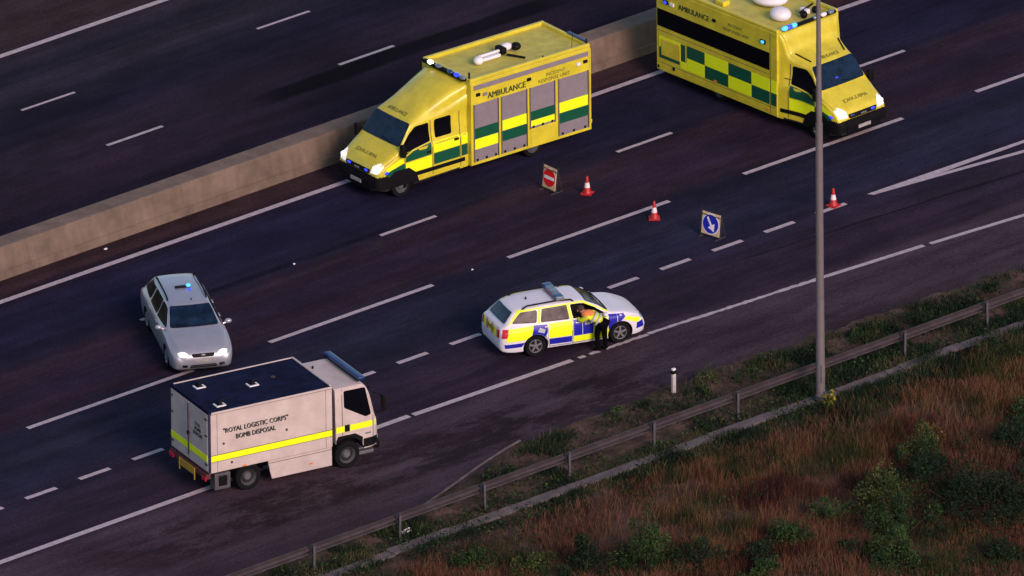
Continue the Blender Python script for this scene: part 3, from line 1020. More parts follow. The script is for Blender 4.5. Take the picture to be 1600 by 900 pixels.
# ---- police estate
PP = dict(fx=2.12, rx=-2.34, w=1.77, h=1.46, wb=2.58, cowl=1.02, rooff=.25, roofr=-1.78, tail=-2.18)
pol, pb, PA, PH = estate('police_car', 'white estate car in blue and yellow checks, side window open, with an officer leaning in', (-1.279, -3.822, 0), -20.2, PP, M['white'], False, True)
yl, bl = M['fyellow'], M['blue']
for s in (-1, 1):
    def ck(poly, m, off=.013, circ=True):
        patch('checker_panel', pb, poly, m, pol, 'side', s, off, step=.07, depth=.008, circles=PA if circ else None)
    zt_, zm_, zb_ = .925, .50, .30
    ck([(-2.18, .58), (-1.44, .58), (-1.34, .955), (-2.08, .935)], yl)
    ck([(-1.43, .56), (-1.01, .56), (-.93, .72), (-.93, .93), (-1.34, .955)], bl)
    ck([(-.91, .52), (-.19, .50), (-.17, .935), (-.90, .94)], yl)
    ck([(-.86, .32), (-.19, .30), (-.19, .48), (-.90, .50)], bl)
    ck([(-.15, .47), (.44, .47), (.46, .93), (-.13, .935)], bl)
    ck([(.47, .47), (.86, .47), (.90, .93), (.48, .93)], yl)
    ck([(-.14, .28), (.84, .28), (.86, .455), (-.14, .455)], yl)
    ck([(.92, .48), (1.00, .48), (1.45, .80), (1.40, .885), (.94, .935)], bl)
    ck([(1.38, .74), (1.80, .58), (1.94, .62), (1.88, .69), (1.50, .80)], yl)
    ck([(1.78, .38), (2.02, .40), (1.98, .60), (1.80, .56)], bl)
    ck([(-2.20, .38), (-1.72, .38), (-1.62, .50), (-2.22, .50)], bl)
    ck([(.88, .26), (.93, .26), (.93, .52), (.88, .60)], yl)
    for (xa, xb, za, zb_) in ((.12, .135, .48, .92), (1.19, 1.205, .66, .90), (-.155, -.14, .30, .93), (-.905, -.89, .34, .93)):
        patch('white_tape', pb, [(xa, za), (xb, za), (xb, zb_), (xa, zb_)], M['white'], pol, 'side', s, .018, step=.1, depth=.004, circles=PA)
    patch('crest_panel', pb, [(-1.24, .77), (-1.04, .70), (-.99, .80), (-1.16, .88)], M['reflect'], pol, 'side', s, .019, step=.06, depth=.004)
    patch('crest_panel', pb, [(.20, .76), (.36, .76), (.36, .86), (.20, .86)], M['reflect'], pol, 'side', s, .019, step=.06, depth=.004)
    # window pillars in yellow
    ck([(-1.19, .985), (-1.12, .985), (-1.05, 1.35), (-1.13, 1.35)], yl, .015, False)
    ck([(-.22, .955), (-.13, .955), (-.19, 1.36), (-.27, 1.36)], yl, .015, False)
    ck([(-2.09, 1.0), (-1.98, 1.06), (-1.66, 1.32), (-1.2, 1.36), (-1.2, 1.385), (-1.72, 1.36)], yl, .015, False)
    ck([(-1.2, 1.362), (.20, 1.345), (.95, .99), (.99, .99), (.24, 1.375), (-1.2, 1.388)], yl, .015, False)
# chevrons on the tailgate
for k, (y0, m) in enumerate([(-.60, M['orange']), (-.40, yl), (-.20, M['orange']), (.0, yl), (.2, M['orange']), (.4, yl)]):
    patch('chevron_panel', pb, [(y0 - .02, .64), (y0 + .12, .64), (y0 + .2, .92), (y0 + .06, .92)], m, pol, 'rear', off=.006, step=.06, depth=.002)
lb = MB().box((-.42, 0, PH + .05), (.26, 1.18, .05), .02).build('light_bar', M['grey'], pol)
MB().box((-.42, .0, PH + .10), (.25, 1.16, .07), .03).build('light_bar_dome', M['dome'], lb)
for s in (1, -1):
    MB().box((-.42, s * .42, PH + .105), (.255, .22, .065), .03).build('beacon', M['blue_off'], lb)
    MB().box((-.54, s * .15, PH + .09), (.03, .18, .05), .01).build('rear_lamp', M['redlamp'], lb)
MB().cyl((-1.25, 0, PH - .02), (-1.25, 0, PH + .05), .03, .015, n=10).build('aerial', M['black'], pol)
MB().cyl((1.95, -.40, .72), (1.96, -.40, .735), .03, n=10).build('washer_jet', M['black'], pol)

# ---- silver estate
PM = dict(fx=2.28, rx=-2.49, w=1.85, h=1.48, wb=2.754, cowl=1.08, rooff=.27, roofr=-1.92, tail=-2.33)
sil, sb, SA, SH = estate('silver_car', 'silver estate car with headlights on and a small blue beacon on its roof', (-9.50, 3.17, 0), -119.2, PM, M['silver'], True)
bk = MB().box((-.72, .02, SH + .025), (.10, .44, .05), .015).build('roof_beacon', M['black'], sil)
MB().sph((-.70, .18, SH + .06), .065, 14, (1, 1.1, .8)).build('lit_dome', M['cyan_on'], bk, True)
MB().sph((-.52, .17, SH + .01), .05, 12, (1, 1, .5)).build('lit_dome', M['blue_on'], bk, True)
MB().cyl((.12, .10, SH - .03), (.12, .10, SH + .0), .02, n=8).build('aerial', M['black'], sil)

# ---- ambulances (van cab + box body)
def van_hull(kind):
    fx = .86
    if kind == 1:      # crew cab with swept fairing
        xe = -2.40
        ztop = [(fx, .62), (fx - .02, .86), (.75, 1.06), (.52, 1.22), (.10, 1.46), (.03, 1.50), (-.20, 1.79), (-.45, 2.10), (-.52, 2.16), (-.9, 2.36), (-1.4, 2.62), (-1.9, 2.83), (xe, 2.98)]
        zed = [(fx, .58), (fx - .02, .80), (.75, .98), (.52, 1.12), (.10, 1.36), (-.20, 1.72), (-.45, 2.03), (-.9, 2.12), (-1.4, 2.16), (-1.9, 2.30), (xe, 2.50)]
        wed = [(fx, .70), (.75, .80), (.52, .87), (.10, .93), (-.20, .87), (-.45, .82), (-.9, .85), (-1.4, .88), (-1.9, .91), (xe, .97)]
        wtop = [(fx, .5), (.52, .5), (.1, .6), (-.45, .60), (-.9, .62), (-1.5, .74), (xe, .95)]
    else:
        xe = -1.50
        ztop = [(fx, .62), (fx - .02, .86), (.75, 1.06), (.52, 1.22), (.10, 1.46), (.03, 1.50), (-.20, 1.79), (-.45, 2.10), (-.52, 2.14), (-.9, 2.30), (-1.12, 2.40), (-1.18, 2.46), (-1.27, 2.80), (-1.34, 2.98), (xe, 3.0)]
        zed = [(fx, .58), (fx - .02, .80), (.75, .98), (.52, 1.12), (.10, 1.36), (-.20, 1.72), (-.45, 2.03), (-.9, 2.13), (-1.18, 2.24), (-1.30, 2.62), (-1.40, 2.86), (xe, 2.93)]
        wed = [(fx, .70), (.75, .80), (.52, .87), (.10, .93), (-.20, .87), (-.45, .82), (-.9, .92), (-1.18, 1.01), (-1.34, 1.10), (xe, 1.18)]
        wtop = [(fx, .5), (.52, .5), (.1, .6), (-.45, .66), (-.9, .76), (-1.18, .86), (-1.34, .98), (xe, 1.14)]
    wmd = [(fx, .84), (fx - .03, .89), (.75, .945), (.52, .975), (.1, .99), (-.5, 1.0), (xe, 1.0 if kind == 1 else 1.205)]
    zsh = [(fx, .55), (fx - .02, .72), (.75, .90), (.5, 1.08), (.05, 1.30), (-.4, 1.36), (xe, 1.42)]
    zb = [(fx, .36), (.9, .28), (.5, .30), (xe, .34)]
    def sec(x):
        b_, t, e, we, wt, wm, zs = (interp(k, x) for k in (zb, ztop, zed, wed, wtop, wmd, zsh))
        return [(0, b_), (wm * .6, b_), (wm - .06, b_), (wm - .005, b_ + .05), (wm, (b_ + zs) * .5), (wm - .01, zs - .06), (wm - .035, zs),
                (we * .5 + wm * .46, zs + (e - zs) * .5), (we + .02, e - .05 * min(1, (e - zs) * 3)), (we - .03, e + .02 + (t - e) * .15), ((we + wt) / 2 - .02, e + (t - e) * .72), (wt * .55, t - (t - e) * .04), (0, t)]
    n = 66
    xs = [xe + (fx - xe) * i / n for i in range(n + 1)]
    xs = xs[:-1] + [fx - .03, fx - .012, fx]
    xs = sorted(set(xs))
    return loft(xs, sec, 3), xe

def ambulance(name, label, loc, hd, kind):
    root = thing(name, label, 'ambulance', loc, R(hd))
    (verts, faces), xe = van_hull(kind)
    bvh = make_bvh(verts, faces)
    mi = []
    for f in faces:
        cx_ = sum(verts[q][0] for q in f) / len(f); cz_ = sum(verts[q][2] for q in f) / len(f)
        mi.append(1 if (cz_ < .36 or (cx_ > -.45 and cz_ < .50) or (cx_ > .40 and cz_ < .76)) else 0)
    cab = mesh_obj('cab', verts, faces, [M['ayellow'], M['void']], root, smooth=True, midx=mi)
    wr = .345
    bool_cut(cab, [arch_cut(0, s * 1.0, wr + .075, .34, s, wr) for s in (1, -1)])
    cab.data.set_sharp_from_angle(angle=R(40))
    A = [(0, wr, wr + .085)]
    # windscreen, glass
    patch('windscreen', bvh, rounded([(-.87, 1.505), (.87, 1.505), (.79, 2.085), (-.79, 2.085)], .08), M['glassb'], root, 'front', off=.014, step=.08)
    for s in (1, -1):
        a, _, _, _ = bvh.ray_cast(Vector((12, s * .55, 1.53)), Vector((-1, 0, 0)))
        c, _, _, _ = bvh.ray_cast(Vector((12, s * .55 - .55, 1.60)), Vector((-1, 0, 0)))
        MB().cyl(a + Vector((.03, 0, 0)), c + Vector((.03, 0, 0)), .012, n=6).build('wiper', M['black'], root)
    # black lower front: bumper wrapped round the hull
    bump = MB()
    bump.prism([(.79, .26), (.89, .32), (.905, .58), (.885, .74), (.79, .72)], -.66, .66, 'xz')
    bump.build('bumper', M['black'], root)
    patch('bumper_moulding', bvh, rounded([(-.93, .30), (.93, .30), (.93, .76), (.60, .79), (-.60, .79), (-.93, .76)], .05), M['black'], root, 'front', off=.02, step=.08)
    for s in (1, -1):
        patch('bumper_corner', bvh, [(.30, .28), (.84, .30), (.84, .72), (.66, .79), (.36, .72)], M['black'], root, 'side', s, .02, step=.08, circles=[(0, wr, wr + .07)])
        patch('arch_moulding', bvh, clear_circles([(-.62, .34), (.46, .34), (.46, .72), (.25, .86), (-.25, .86), (-.50, .66)], [(0, wr, wr + .07)]), M['black'], root, 'side', s, .012, step=.08)
    patch('grille', bvh, rounded([(-.52, .80), (.52, .80), (.56, .93), (-.56, .93)], .04), M['black'], root, 'front', off=.012, step=.08)
    MB().box((.885, 0, .87), (.02, .22, .05), .008).build('badge', M['rim'], root)
    pl = MB().box((.92, 0, .50), (.02, .48, .105), .004).build('number_plate', M['plate'], root)
    for s in (1, -1):
        hl = [(s * .58, .84), (s * .88, .86), (s * .92, 1.04), (s * .78, 1.14), (s * .62, 1.04)]
        h_ = patch('headlight', bvh, rounded(hl, .04), M['headrim'], root, 'front', off=.010, step=.06)
        p, nn, _, _ = bvh.ray_cast(Vector((12, s * .77, .99)), Vector((-1, 0, 0)))
        MB().sph(p, .115 if (s > 0) == (kind == 1) else .085, 14, (.7, 1.15, .85)).build('bulb', M['head'], h_, True)
        q, nn, _, _ = bvh.ray_cast(Vector((12, s * .40, .88)), Vector((-1, 0, 0)))
        on = (kind == 1 and s < 0) or (kind == 2 and s > 0) or kind == 1
        MB().sph(q + Vector((.02, 0, 0)), .05, 10, (.5, 1.7, .8)).build('grille_beacon', M['blue_on'] if on else M['blue_off'], root, True)
        MB().sph((.54, s * .98, .88), .055, 10, (1.3, .5, .8)).build('side_beacon', M['blue_on'], root, True)
        # mirror
        mm = MB().box((.02, s * 1.08, 1.46), (.14, .19, .38), .05).cyl((-.06, s * .88, 1.34), (.02, s * 1.04, 1.36), .04, n=8).cyl((-.10, s * .86, 1.52), (.02, s * 1.04, 1.54), .03, n=8)
        mm.build('wing_mirror', M['black'], root)
        # doors
        fw = [(.02, 1.36), (-.06, 1.22), (-.30, 1.40), (-1.06, 1.46), (-1.05, 2.03), (-.62, 2.02), (-.42, 1.88)]
        patch('side_window', bvh, rounded([(.04, 1.40), (-.10, 1.24), (-.40, 1.36), (-1.06, 1.46), (-1.05, 2.02), (-.60, 2.00), (-.36, 1.82)], .05), M['glass'], root, 'side', s, .006)
        def band(poly, m, off=.008):
            patch('checker_panel', bvh, poly, m, root, 'side', s, off, step=.12, depth=.003, circles=A)
        Y, G = M['fyellow'], M['green']
        band([(.54, 1.00), (.12, 1.17), (-.02, 1.20), (-.10, 1.05), (.36, .93), (.56, .86)], Y)
        band([(.56, .85), (.36, .92), (-.10, 1.03), (-.10, .76), (.36, .72), (.56, .78)], G)
        band([(-.14, 1.04), (-1.08, 1.06), (-1.08, 1.42), (-.42, 1.32), (-.16, 1.20)], G)
        band([(-.14, .68), (-1.08, .68), (-1.08, 1.03), (-.14, 1.01)], Y)
        patch('rub_strip', bvh, [(-.50, .54), (xe + .12, .54), (xe + .12, .66), (-.50, .66)], M['black'], root, 'side', s, .012, step=.2)
        for pl_ in ([(-.12, 1.22), (-.12, .55)], [(-1.12, 2.08), (-1.12, .42)]):
            (xa, za), (xb, zb_) = pl_
            patch('door_gap', bvh, [(xa - .01, zb_), (xa + .01, zb_), (xa + .01, za), (xa - .01, za)], M['seal'], root, 'side', s, .004, step=.2, depth=.002)
        MB().box((-.98, s * 1.005, 1.16), (.16, .04, .06), .015).build('door_handle', M['black'], root)
        if kind == 1:
            patch('side_window', bvh, rounded([(-1.25, 1.50), (-1.25, 2.06), (-1.84, 2.07), (-1.84, 1.50)], .07), M['glass'], root, 'side', s, .006)
            band([(-1.16, 1.08), (-2.10, 1.08), (-2.10, 1.40), (-1.16, 1.40)], Y)
            band([(-1.16, .72), (-2.10, .72), (-2.10, 1.06), (-1.16, 1.06)], G)
            band([(-2.16, 1.08), (-2.38, 1.08), (-2.38, 1.40), (-2.16, 1.40)], Y)
            band([(-2.16, .72), (-2.38, .72), (-2.38, 1.06), (-2.16, 1.06)], G)
            patch('door_gap', bvh, [(-2.14, .42), (-2.12, .42), (-2.12, 2.12), (-2.14, 2.12)], M['seal'], root, 'side', s, .004, step=.2, depth=.002)
            MB().box((-1.98, s * 1.01, 1.30), (.16, .04, .07), .015).build('door_handle', M['black'], root)
        MB().box((-.62 if kind == 1 else -.9, s * .80, .30), (1.0, .3, .14), .03).build('step', M['black'], root)
        wheel(root, 0, s * .87, wr, .22, s, M['steel'], steel=True)
    # lettering on the bonnet, reversed for mirrors, and on the fairing
    text_obj('bonnet_lettering', 'AMBULANCE', .15, M['oink'], root, (.52, 0, 2.5), (0, 1, 0), (-1, 0, 0), mirror=True, bvh=bvh, ray=(0, 0, -1), width=.95)
    text_obj('fairing_lettering', 'AMBULANCE', .16, M['gink'], root, (-.62, 0, 3.5), (0, 1, 0), (-1, 0, 0), mirror=False, bvh=bvh, ray=(0, 0, -1), width=.85)
    chs = MB().box((-3.2 if kind == 1 else -3.0, 0, .42), (5.6 if kind == 1 else 5.8, .9, .22), .03)
    chs.build('chassis', M['black'], root)
    return root, bvh, xe

def box_frame(root, x0, x1, hw, z0, z1, rim=.10):
    """body of the box, closed, with a recessed roof and raised rim"""
    b = MB()
    b.box(((x0 + x1) / 2, 0, (z0 + z1 - rim) / 2), (x1 - x0, 2 * hw, z1 - rim - z0), .025)
    bx = b.build('box_body', M['ayellow'], root)
    rf = MB().box(((x0 + x1) / 2, 0, z1 - rim + .004), (x1 - x0 - .2, 2 * hw - .2, .012)).build('roof_panel', M['aroof'], bx)
    for s in (1, -1):
        MB().box(((x0 + x1) / 2, s * (hw - .065), z1 - rim / 2 + .001), (x1 - x0 - .01, .12, rim + .01), .03).build('roof_rim', M['ayellow'], bx)
    for xx in (x0 + .062, x1 - .062):
        MB().box((xx, 0, z1 - rim / 2 - .002), (.115, 2 * hw - .27, rim + .004), .03).build('roof_rim', M['ayellow'], bx)
    return bx

# -- ambulance one
am1, b1, xe1 = ambulance('ambulance', 'yellow crew cab ambulance with four grey side shutters, parked by the barrier', (2.14, 8.12, 0), 176.3, 1)
X0, X1, HW, Z0, Z1 = -6.78, -2.40, 1.13, .36, 3.05
bx1 = box_frame(am1, X0, X1, HW, Z0, Z1, .11)
def splate(name, m, parent, x0, x1, z0, z1, s, hw, proud=.012, deep=.02, bev=0.0, label=None):
    o = MB().box(((x0 + x1) / 2, s * (hw + proud / 2 - deep / 2), (z0 + z1) / 2), (abs(x1 - x0), proud + deep, z1 - z0), bev).build(name, m, parent)
    if label: o['label'] = label
    return o
shs = [(.12, 1.00, .46), (1.12, 2.04, .46), (2.16, 3.06, .96), (3.20, 4.28, .46)]
for s in (1, -1):
    for i, (a, c, zb_) in enumerate(shs):
        xa, xc = X1 - a, X1 - c
        # shutter of slats in a dark frame
        sh = splate('shutter', M['shutter'], am1, xc, xa, zb_, 2.24, s, HW, .008)
        slat = MB()
        z = zb_ + .03
        while z < 2.21:
            slat.box(((xa + xc) / 2, s * (HW + .009), z + .022), (abs(xa - xc) - .03, .006, .040), .002, seg=1)
            z += .046
        tag(slat.build('shutter_slats', M['shutter'], sh), kind='stuff')
        for xx in (xa, xc):
            splate('shutter_guide', M['seal' if xx == xc else 'grey'], sh, xx - .016, xx + .016, zb_, 2.25, s, HW, .026)
        order = [(1.50, 1.18, 'green'), (1.17, .85, 'fyellow')] if i in (0,) else ([(1.50, 1.18, 'fyellow'), (1.17, .85, 'green')] if i in (1, 3) else [(1.50, 1.22, 'green'), (1.21, 1.03, 'fyellow')])
        for zt_, zb2, mm in order:
            splate('checker_panel', M[mm], sh, xc + .02, xa - .02, zb2, zt_, s, HW, .0225)
        for q in (.12, .5, .88):
            splate('latch', M['black'], sh, xa + (xc - xa) * q - .03, xa + (xc - xa) * q + .03, zb_ + .02, zb_ + .09, s, HW, .036)
    splate('lower_flap', M['ayellow'], am1, X1 - 3.04, X1 - 2.18, .48, .91, s, HW, .018, bev=.008)
    splate('awning_strip', M['shutter'], am1, X1 - 4.28, X1 - .12, 2.70, 2.84, s, HW, .03, bev=.01)
    for (a, z, m_) in ((.27, 2.54, 'black'), (2.12, 2.53, 'black'), (4.18, 2.55, 'black'), (.52, 2.50, 'shutter'), (3.93, 2.53, 'wplastic')):
        splate('side_lamp', M[m_], am1, X1 - a - .07, X1 - a + .07, z - .045, z + .045, s, HW, .045, bev=.01)
    splate('corner_trim', M['ayellow'], am1, X0 + .003, X0 + .05, Z0 + .02, 2.9, s, HW, .02)
    splate('corner_trim', M['ayellow'], am1, X1 - .05, X1 - .003, Z0 + .02, 2.9, s, HW, .02)
    ux = (-s, 0, 0)
    text_obj('side_lettering', 'AMBULANCE', .26, M['gink'], am1, (X1 - 1.32, s * (HW + .004), 2.40), ux, (0, 0, 1), width=1.38, bold=.003)
    text_obj('side_lettering', 'INCIDENT', .15, M['gink'], am1, (X1 - 3.1, s * (HW + .004), 2.50), ux, (0, 0, 1), width=.70)
    text_obj('side_lettering', 'RESPONSE UNIT', .15, M['gink'], am1, (X1 - 3.05, s * (HW + .004), 2.345), ux, (0, 0, 1), width=1.15)
    for k in range(4):
        wheel(am1, -4.75, s * .90, .345, .22, s, M['steel'], steel=True) if k == 0 else None
# light bar over the fairing
lb = MB().box((X1 + .07, 0, 3.03), (.14, 1.95, .10), .03).build('light_bar', M['black'], am1)
for yy, m_ in ((.62, 'blue_on'), (.30, 'blue_off'), (-.62, 'white_on'), (-.25, 'dome'), (.88, 'dome')):
    MB().sph((X1 + .09, yy, 3.08), .085, 14, (.9, 1.5, .8)).build('beacon', M[m_], lb, True)
MB().box((X0 + .02, .55, 3.07), (.10, .9, .08), .02).build('rear_light_bar', M['blue_off'], am1)
# lamp mast lying on the roof
ms = MB().box((-3.85, .12, 3.045), (.80, .14, .10), .03).build('roof_mast', M['wplastic'], am1)
MB().sph((-3.42, .20, 3.10), .15, 16, (1, 1, .85)).build('mast_head', M['wplastic'], ms, True)
MB().cyl((-3.5, .0, 3.10), (-4.35, -.02, 3.10), .045, n=10).build('mast_tube', M['wplastic'], ms, True)
MB().box((-4.42, -.04, 3.10), (.18, .36, .20), .04).build('mast_bracket', M['black'], ms)
MB().sph((-4.66, -.10, 3.12), .14, 14, (1.4, 1, .8)).build('lamp_housing', M['wplastic'], ms, True)
MB().sph((-4.92, .02, 3.10), .13, 14, (1.2, 1.2, .9)).cyl((-4.45, .2, 3.02), (-4.75, .68, 3.0), .035, n=8).build('lamp_cluster', M['black'], ms, True)
MB().cyl((-2.48, .98, 3.04), (-2.48, .98, 3.22), .03, n=8).build('aerial', M['black'], am1)
MB().cyl((-6.2, 1.0, 3.0), (-6.25, .98, 3.5), .008, n=6).build('aerial', M['black'], am1)
MB().cyl((-6.7, 1.05, 3.0), (-6.7, 1.05, 3.2), .02, n=6).build('aerial', M['black'], am1)
MB().cyl((-5.1, 1.06, 3.05), (-5.1, 1.06, 3.09), .025, n=8).build('roof_fitting', M['black'], am1)
# ladder on the rear
ld = MB()
for yy in (.78, .42):
    ld.cyl((X0 - .07, yy, .5), (X0 - .07, yy, 2.9), .018, n=6)
for k in range(9):
    ld.cyl((X0 - .07, .42, .6 + k * .27), (X0 - .07, .78, .6 + k * .27), .014, n=6)
ld.build('ladder', M['grey'], am1)
rb = MB().box((X0 - .08, 0, .55), (.14, 2.0, .12), .02).build('rear_bumper', M['ayellow'], am1)
for z in (1.0, 1.4, 2.2):
    MB().box((X0 - .02, 1.0, z), (.04, .08, .10), .01).build('hinge', M['orange'], am1)

# -- ambulance two
am2, b2, xe2 = ambulance('ambulance', 'yellow ambulance with black window band and green checks, turned across the road', (14.66, 2.15, 0), -88.7, 2)
X0, X1, HW, Z0, Z1 = -6.58, -1.46, 1.225, .35, 3.05
bx2 = box_frame(am2, X0, X1, HW, Z0, Z1, .10)
for s in (1, -1):
    a = X0
    splate('window_band', M['glass'], am2, a + .05, a + 4.80, 1.74, 2.28, s, HW, .010)
    Y, G = 'fyellow', 'green'
    cols = [(1.30, 2.04), (2.06, 3.04), (3.06, 4.02), (4.04, 4.80)]
    for i, (c0, c1) in enumerate(cols):
        splate('checker_panel', M[G if i % 2 == 0 else Y], am2, a + c0, a + c1, 1.065, 1.45, s, HW, .006)
        splate('checker_panel', M[Y if i % 2 == 0 else G], am2, a + c0, a + c1, .67, 1.055, s, HW, .006)
    splate('checker_panel', M[Y], am2, a + 4.86, a + 5.09, 1.065, 1.45, s, HW, .006)
    splate('checker_panel', M[G], am2, a + 4.86, a + 5.09, .67, 1.055, s, HW, .006)
    # locker door outlined by tape
    splate('locker_door', M['ayellow'], am2, a + .22, a + 1.02, .86, 1.36, s, HW, .020, bev=.01)
    splate('checker_panel', M[Y], am2, a + .12, a + 1.02, 1.375, 1.43, s, HW, .006)
    splate('checker_panel', M[Y], am2, a + .12, a + .20, 1.10, 1.37, s, HW, .006)
    splate('checker_panel', M[G], am2, a + .12, a + .20, .80, 1.09, s, HW, .006)
    splate('checker_panel', M[G], am2, a + .12, a + .98, .75, .845, s, HW, .006)
    splate('checker_panel', M[G], am2, a + 1.04, a + 1.22, .90, 1.42, s, HW, .006)
    splate('checker_panel', M[Y], am2, a + 1.02, a + 1.26, .67, .88, s, HW, .006)
    splate('body_seam', M['seal'], am2, a + .05, a + 4.80, 1.60, 1.612, s, HW, .003)
    splate('body_seam', M['seal'], am2, a + .05, a + 5.05, .60, .612, s, HW, .003)
    splate('body_seam', M['seal'], am2, a + 4.825, a + 4.84, .40, 2.9, s, HW, .003)
    splate('side_lamp', M['orange'], am2, a + 2.45, a + 2.56, .68, .73, s, HW, .02)
    splate('side_lamp', M['orange'], am2, a + 4.66, a + 4.77, .46, .51, s, HW, .02)
    splate('side_lamp', M['black'], am2, a + .70, a + .78, .50, .60, s, HW, .02)
    splate('side_lamp', M['black'], am2, a + .06, a + .12, .42, .50, s, HW, .02)
    splate('side_lamp', M['black'], am2, a + 2.42, a + 2.54, 2.56, 2.64, s, HW, .04)
    for (c, m_) in ((.42, 'blue_on'), (4.55, 'cyan_on')):
        sb_ = splate('side_beacon', M['black'], am2, a + c - .10, a + c + .10, 2.50, 2.62, s, HW, .04, bev=.01)
        MB().sph((a + c, s * (HW + .045), 2.56), .055, 10, (1.3, .6, .9)).build('lit_dome', M[m_], sb_, True)
    splate('side_lamp', M['wplastic'], am2, a + .60, a + .76, 2.50, 2.60, s, HW, .04, bev=.01)
    ux = (-s, 0, 0)
    text_obj('side_lettering', 'AMBULANCE', .24, M['gink'], am2, (a + 1.6, s * (HW + .004), 2.56), ux, (0, 0, 1), width=1.30, bold=.003)
    text_obj('side_lettering', 'INCIDENT', .14, M['gink'], am2, (a + 3.35, s * (HW + .004), 2.64), ux, (0, 0, 1), width=.60)
    text_obj('side_lettering', 'RESPONSE UNIT', .14, M['gink'], am2, (a + 3.4, s * (HW + .004), 2.47), ux, (0, 0, 1), width=1.10)
    wheel(am2, -4.10, s * .95, .345, .22, s, M['steel'], steel=True)
    # fairing side strip
    p, _, _, _ = b2.ray_cast(Vector((-.62, s * .66, 6)), Vector((0, 0, -1)))
    q, _, _, _ = b2.ray_cast(Vector((-1.08, s * .84, 6)), Vector((0, 0, -1)))
    MB().cyl(p + Vector((0, 0, .02)), q + Vector((0, 0, .02)), .022, n=6).build('fairing_strip', M['black'], am2)
gp, _, _, _ = b2.ray_cast(Vector((12, -.12, 1.68)), Vector((-1, 0, 0)))
MB().sph(gp, .05, 12, (.4, 1.4, .6)).build('dash_beacon', M['blue_on'], am2, True)
lb = MB().box((X1 + .05, 0, 3.05), (.12, 2.1, .09), .03).build('light_bar', M['black'], am2)
for yy, m_ in ((-.98, 'cyan_on'), (-.62, 'cyan_on'), (-.80, 'blue_on'), (.25, 'dome'), (.55, 'wplastic'), (.85, 'dome')):
    MB().sph((X1 + .08, yy, 3.09), .085, 14, (.9, 1.4, .8)).build('beacon', M[m_], lb, True)
ds = MB().sph((-3.30, .22, 3.16), .60, 24, (1.0, .85, .36)).build('satellite_dish', M['wplastic'], am2, True)
MB().sph((-2.18, -.40, 3.14), .31, 18, (1.1, .95, .66)).build('radome', M['wplastic'], ds, True)
MB().cyl((-3.3, .22, 2.93), (-3.3, .22, 3.1), .2, n=14).build('dish_mount', M['grey'], ds)
MB().box((-4.15, -.85, 3.05), (.35, .28, .16), .03).build('roof_box', M['ayellow'], am2)
cm2 = MB().box((-1.95, .35, 3.10), (.30, .16, .14), .03).build('roof_camera', M['wplastic'], am2)
MB().sph((-1.78, .15, 3.08), .11, 12).sph((-1.80, .62, 3.10), .11, 12).cyl((-1.9, .1, 3.12), (-2.0, .7, 3.2), .03, n=8).build('lamp_cluster', M['black'], cm2, True)
MB().cyl((-4.9, -1.05, 3.0), (-4.92, -1.06, 3.4), .008, n=6).build('aerial', M['black'], am2)

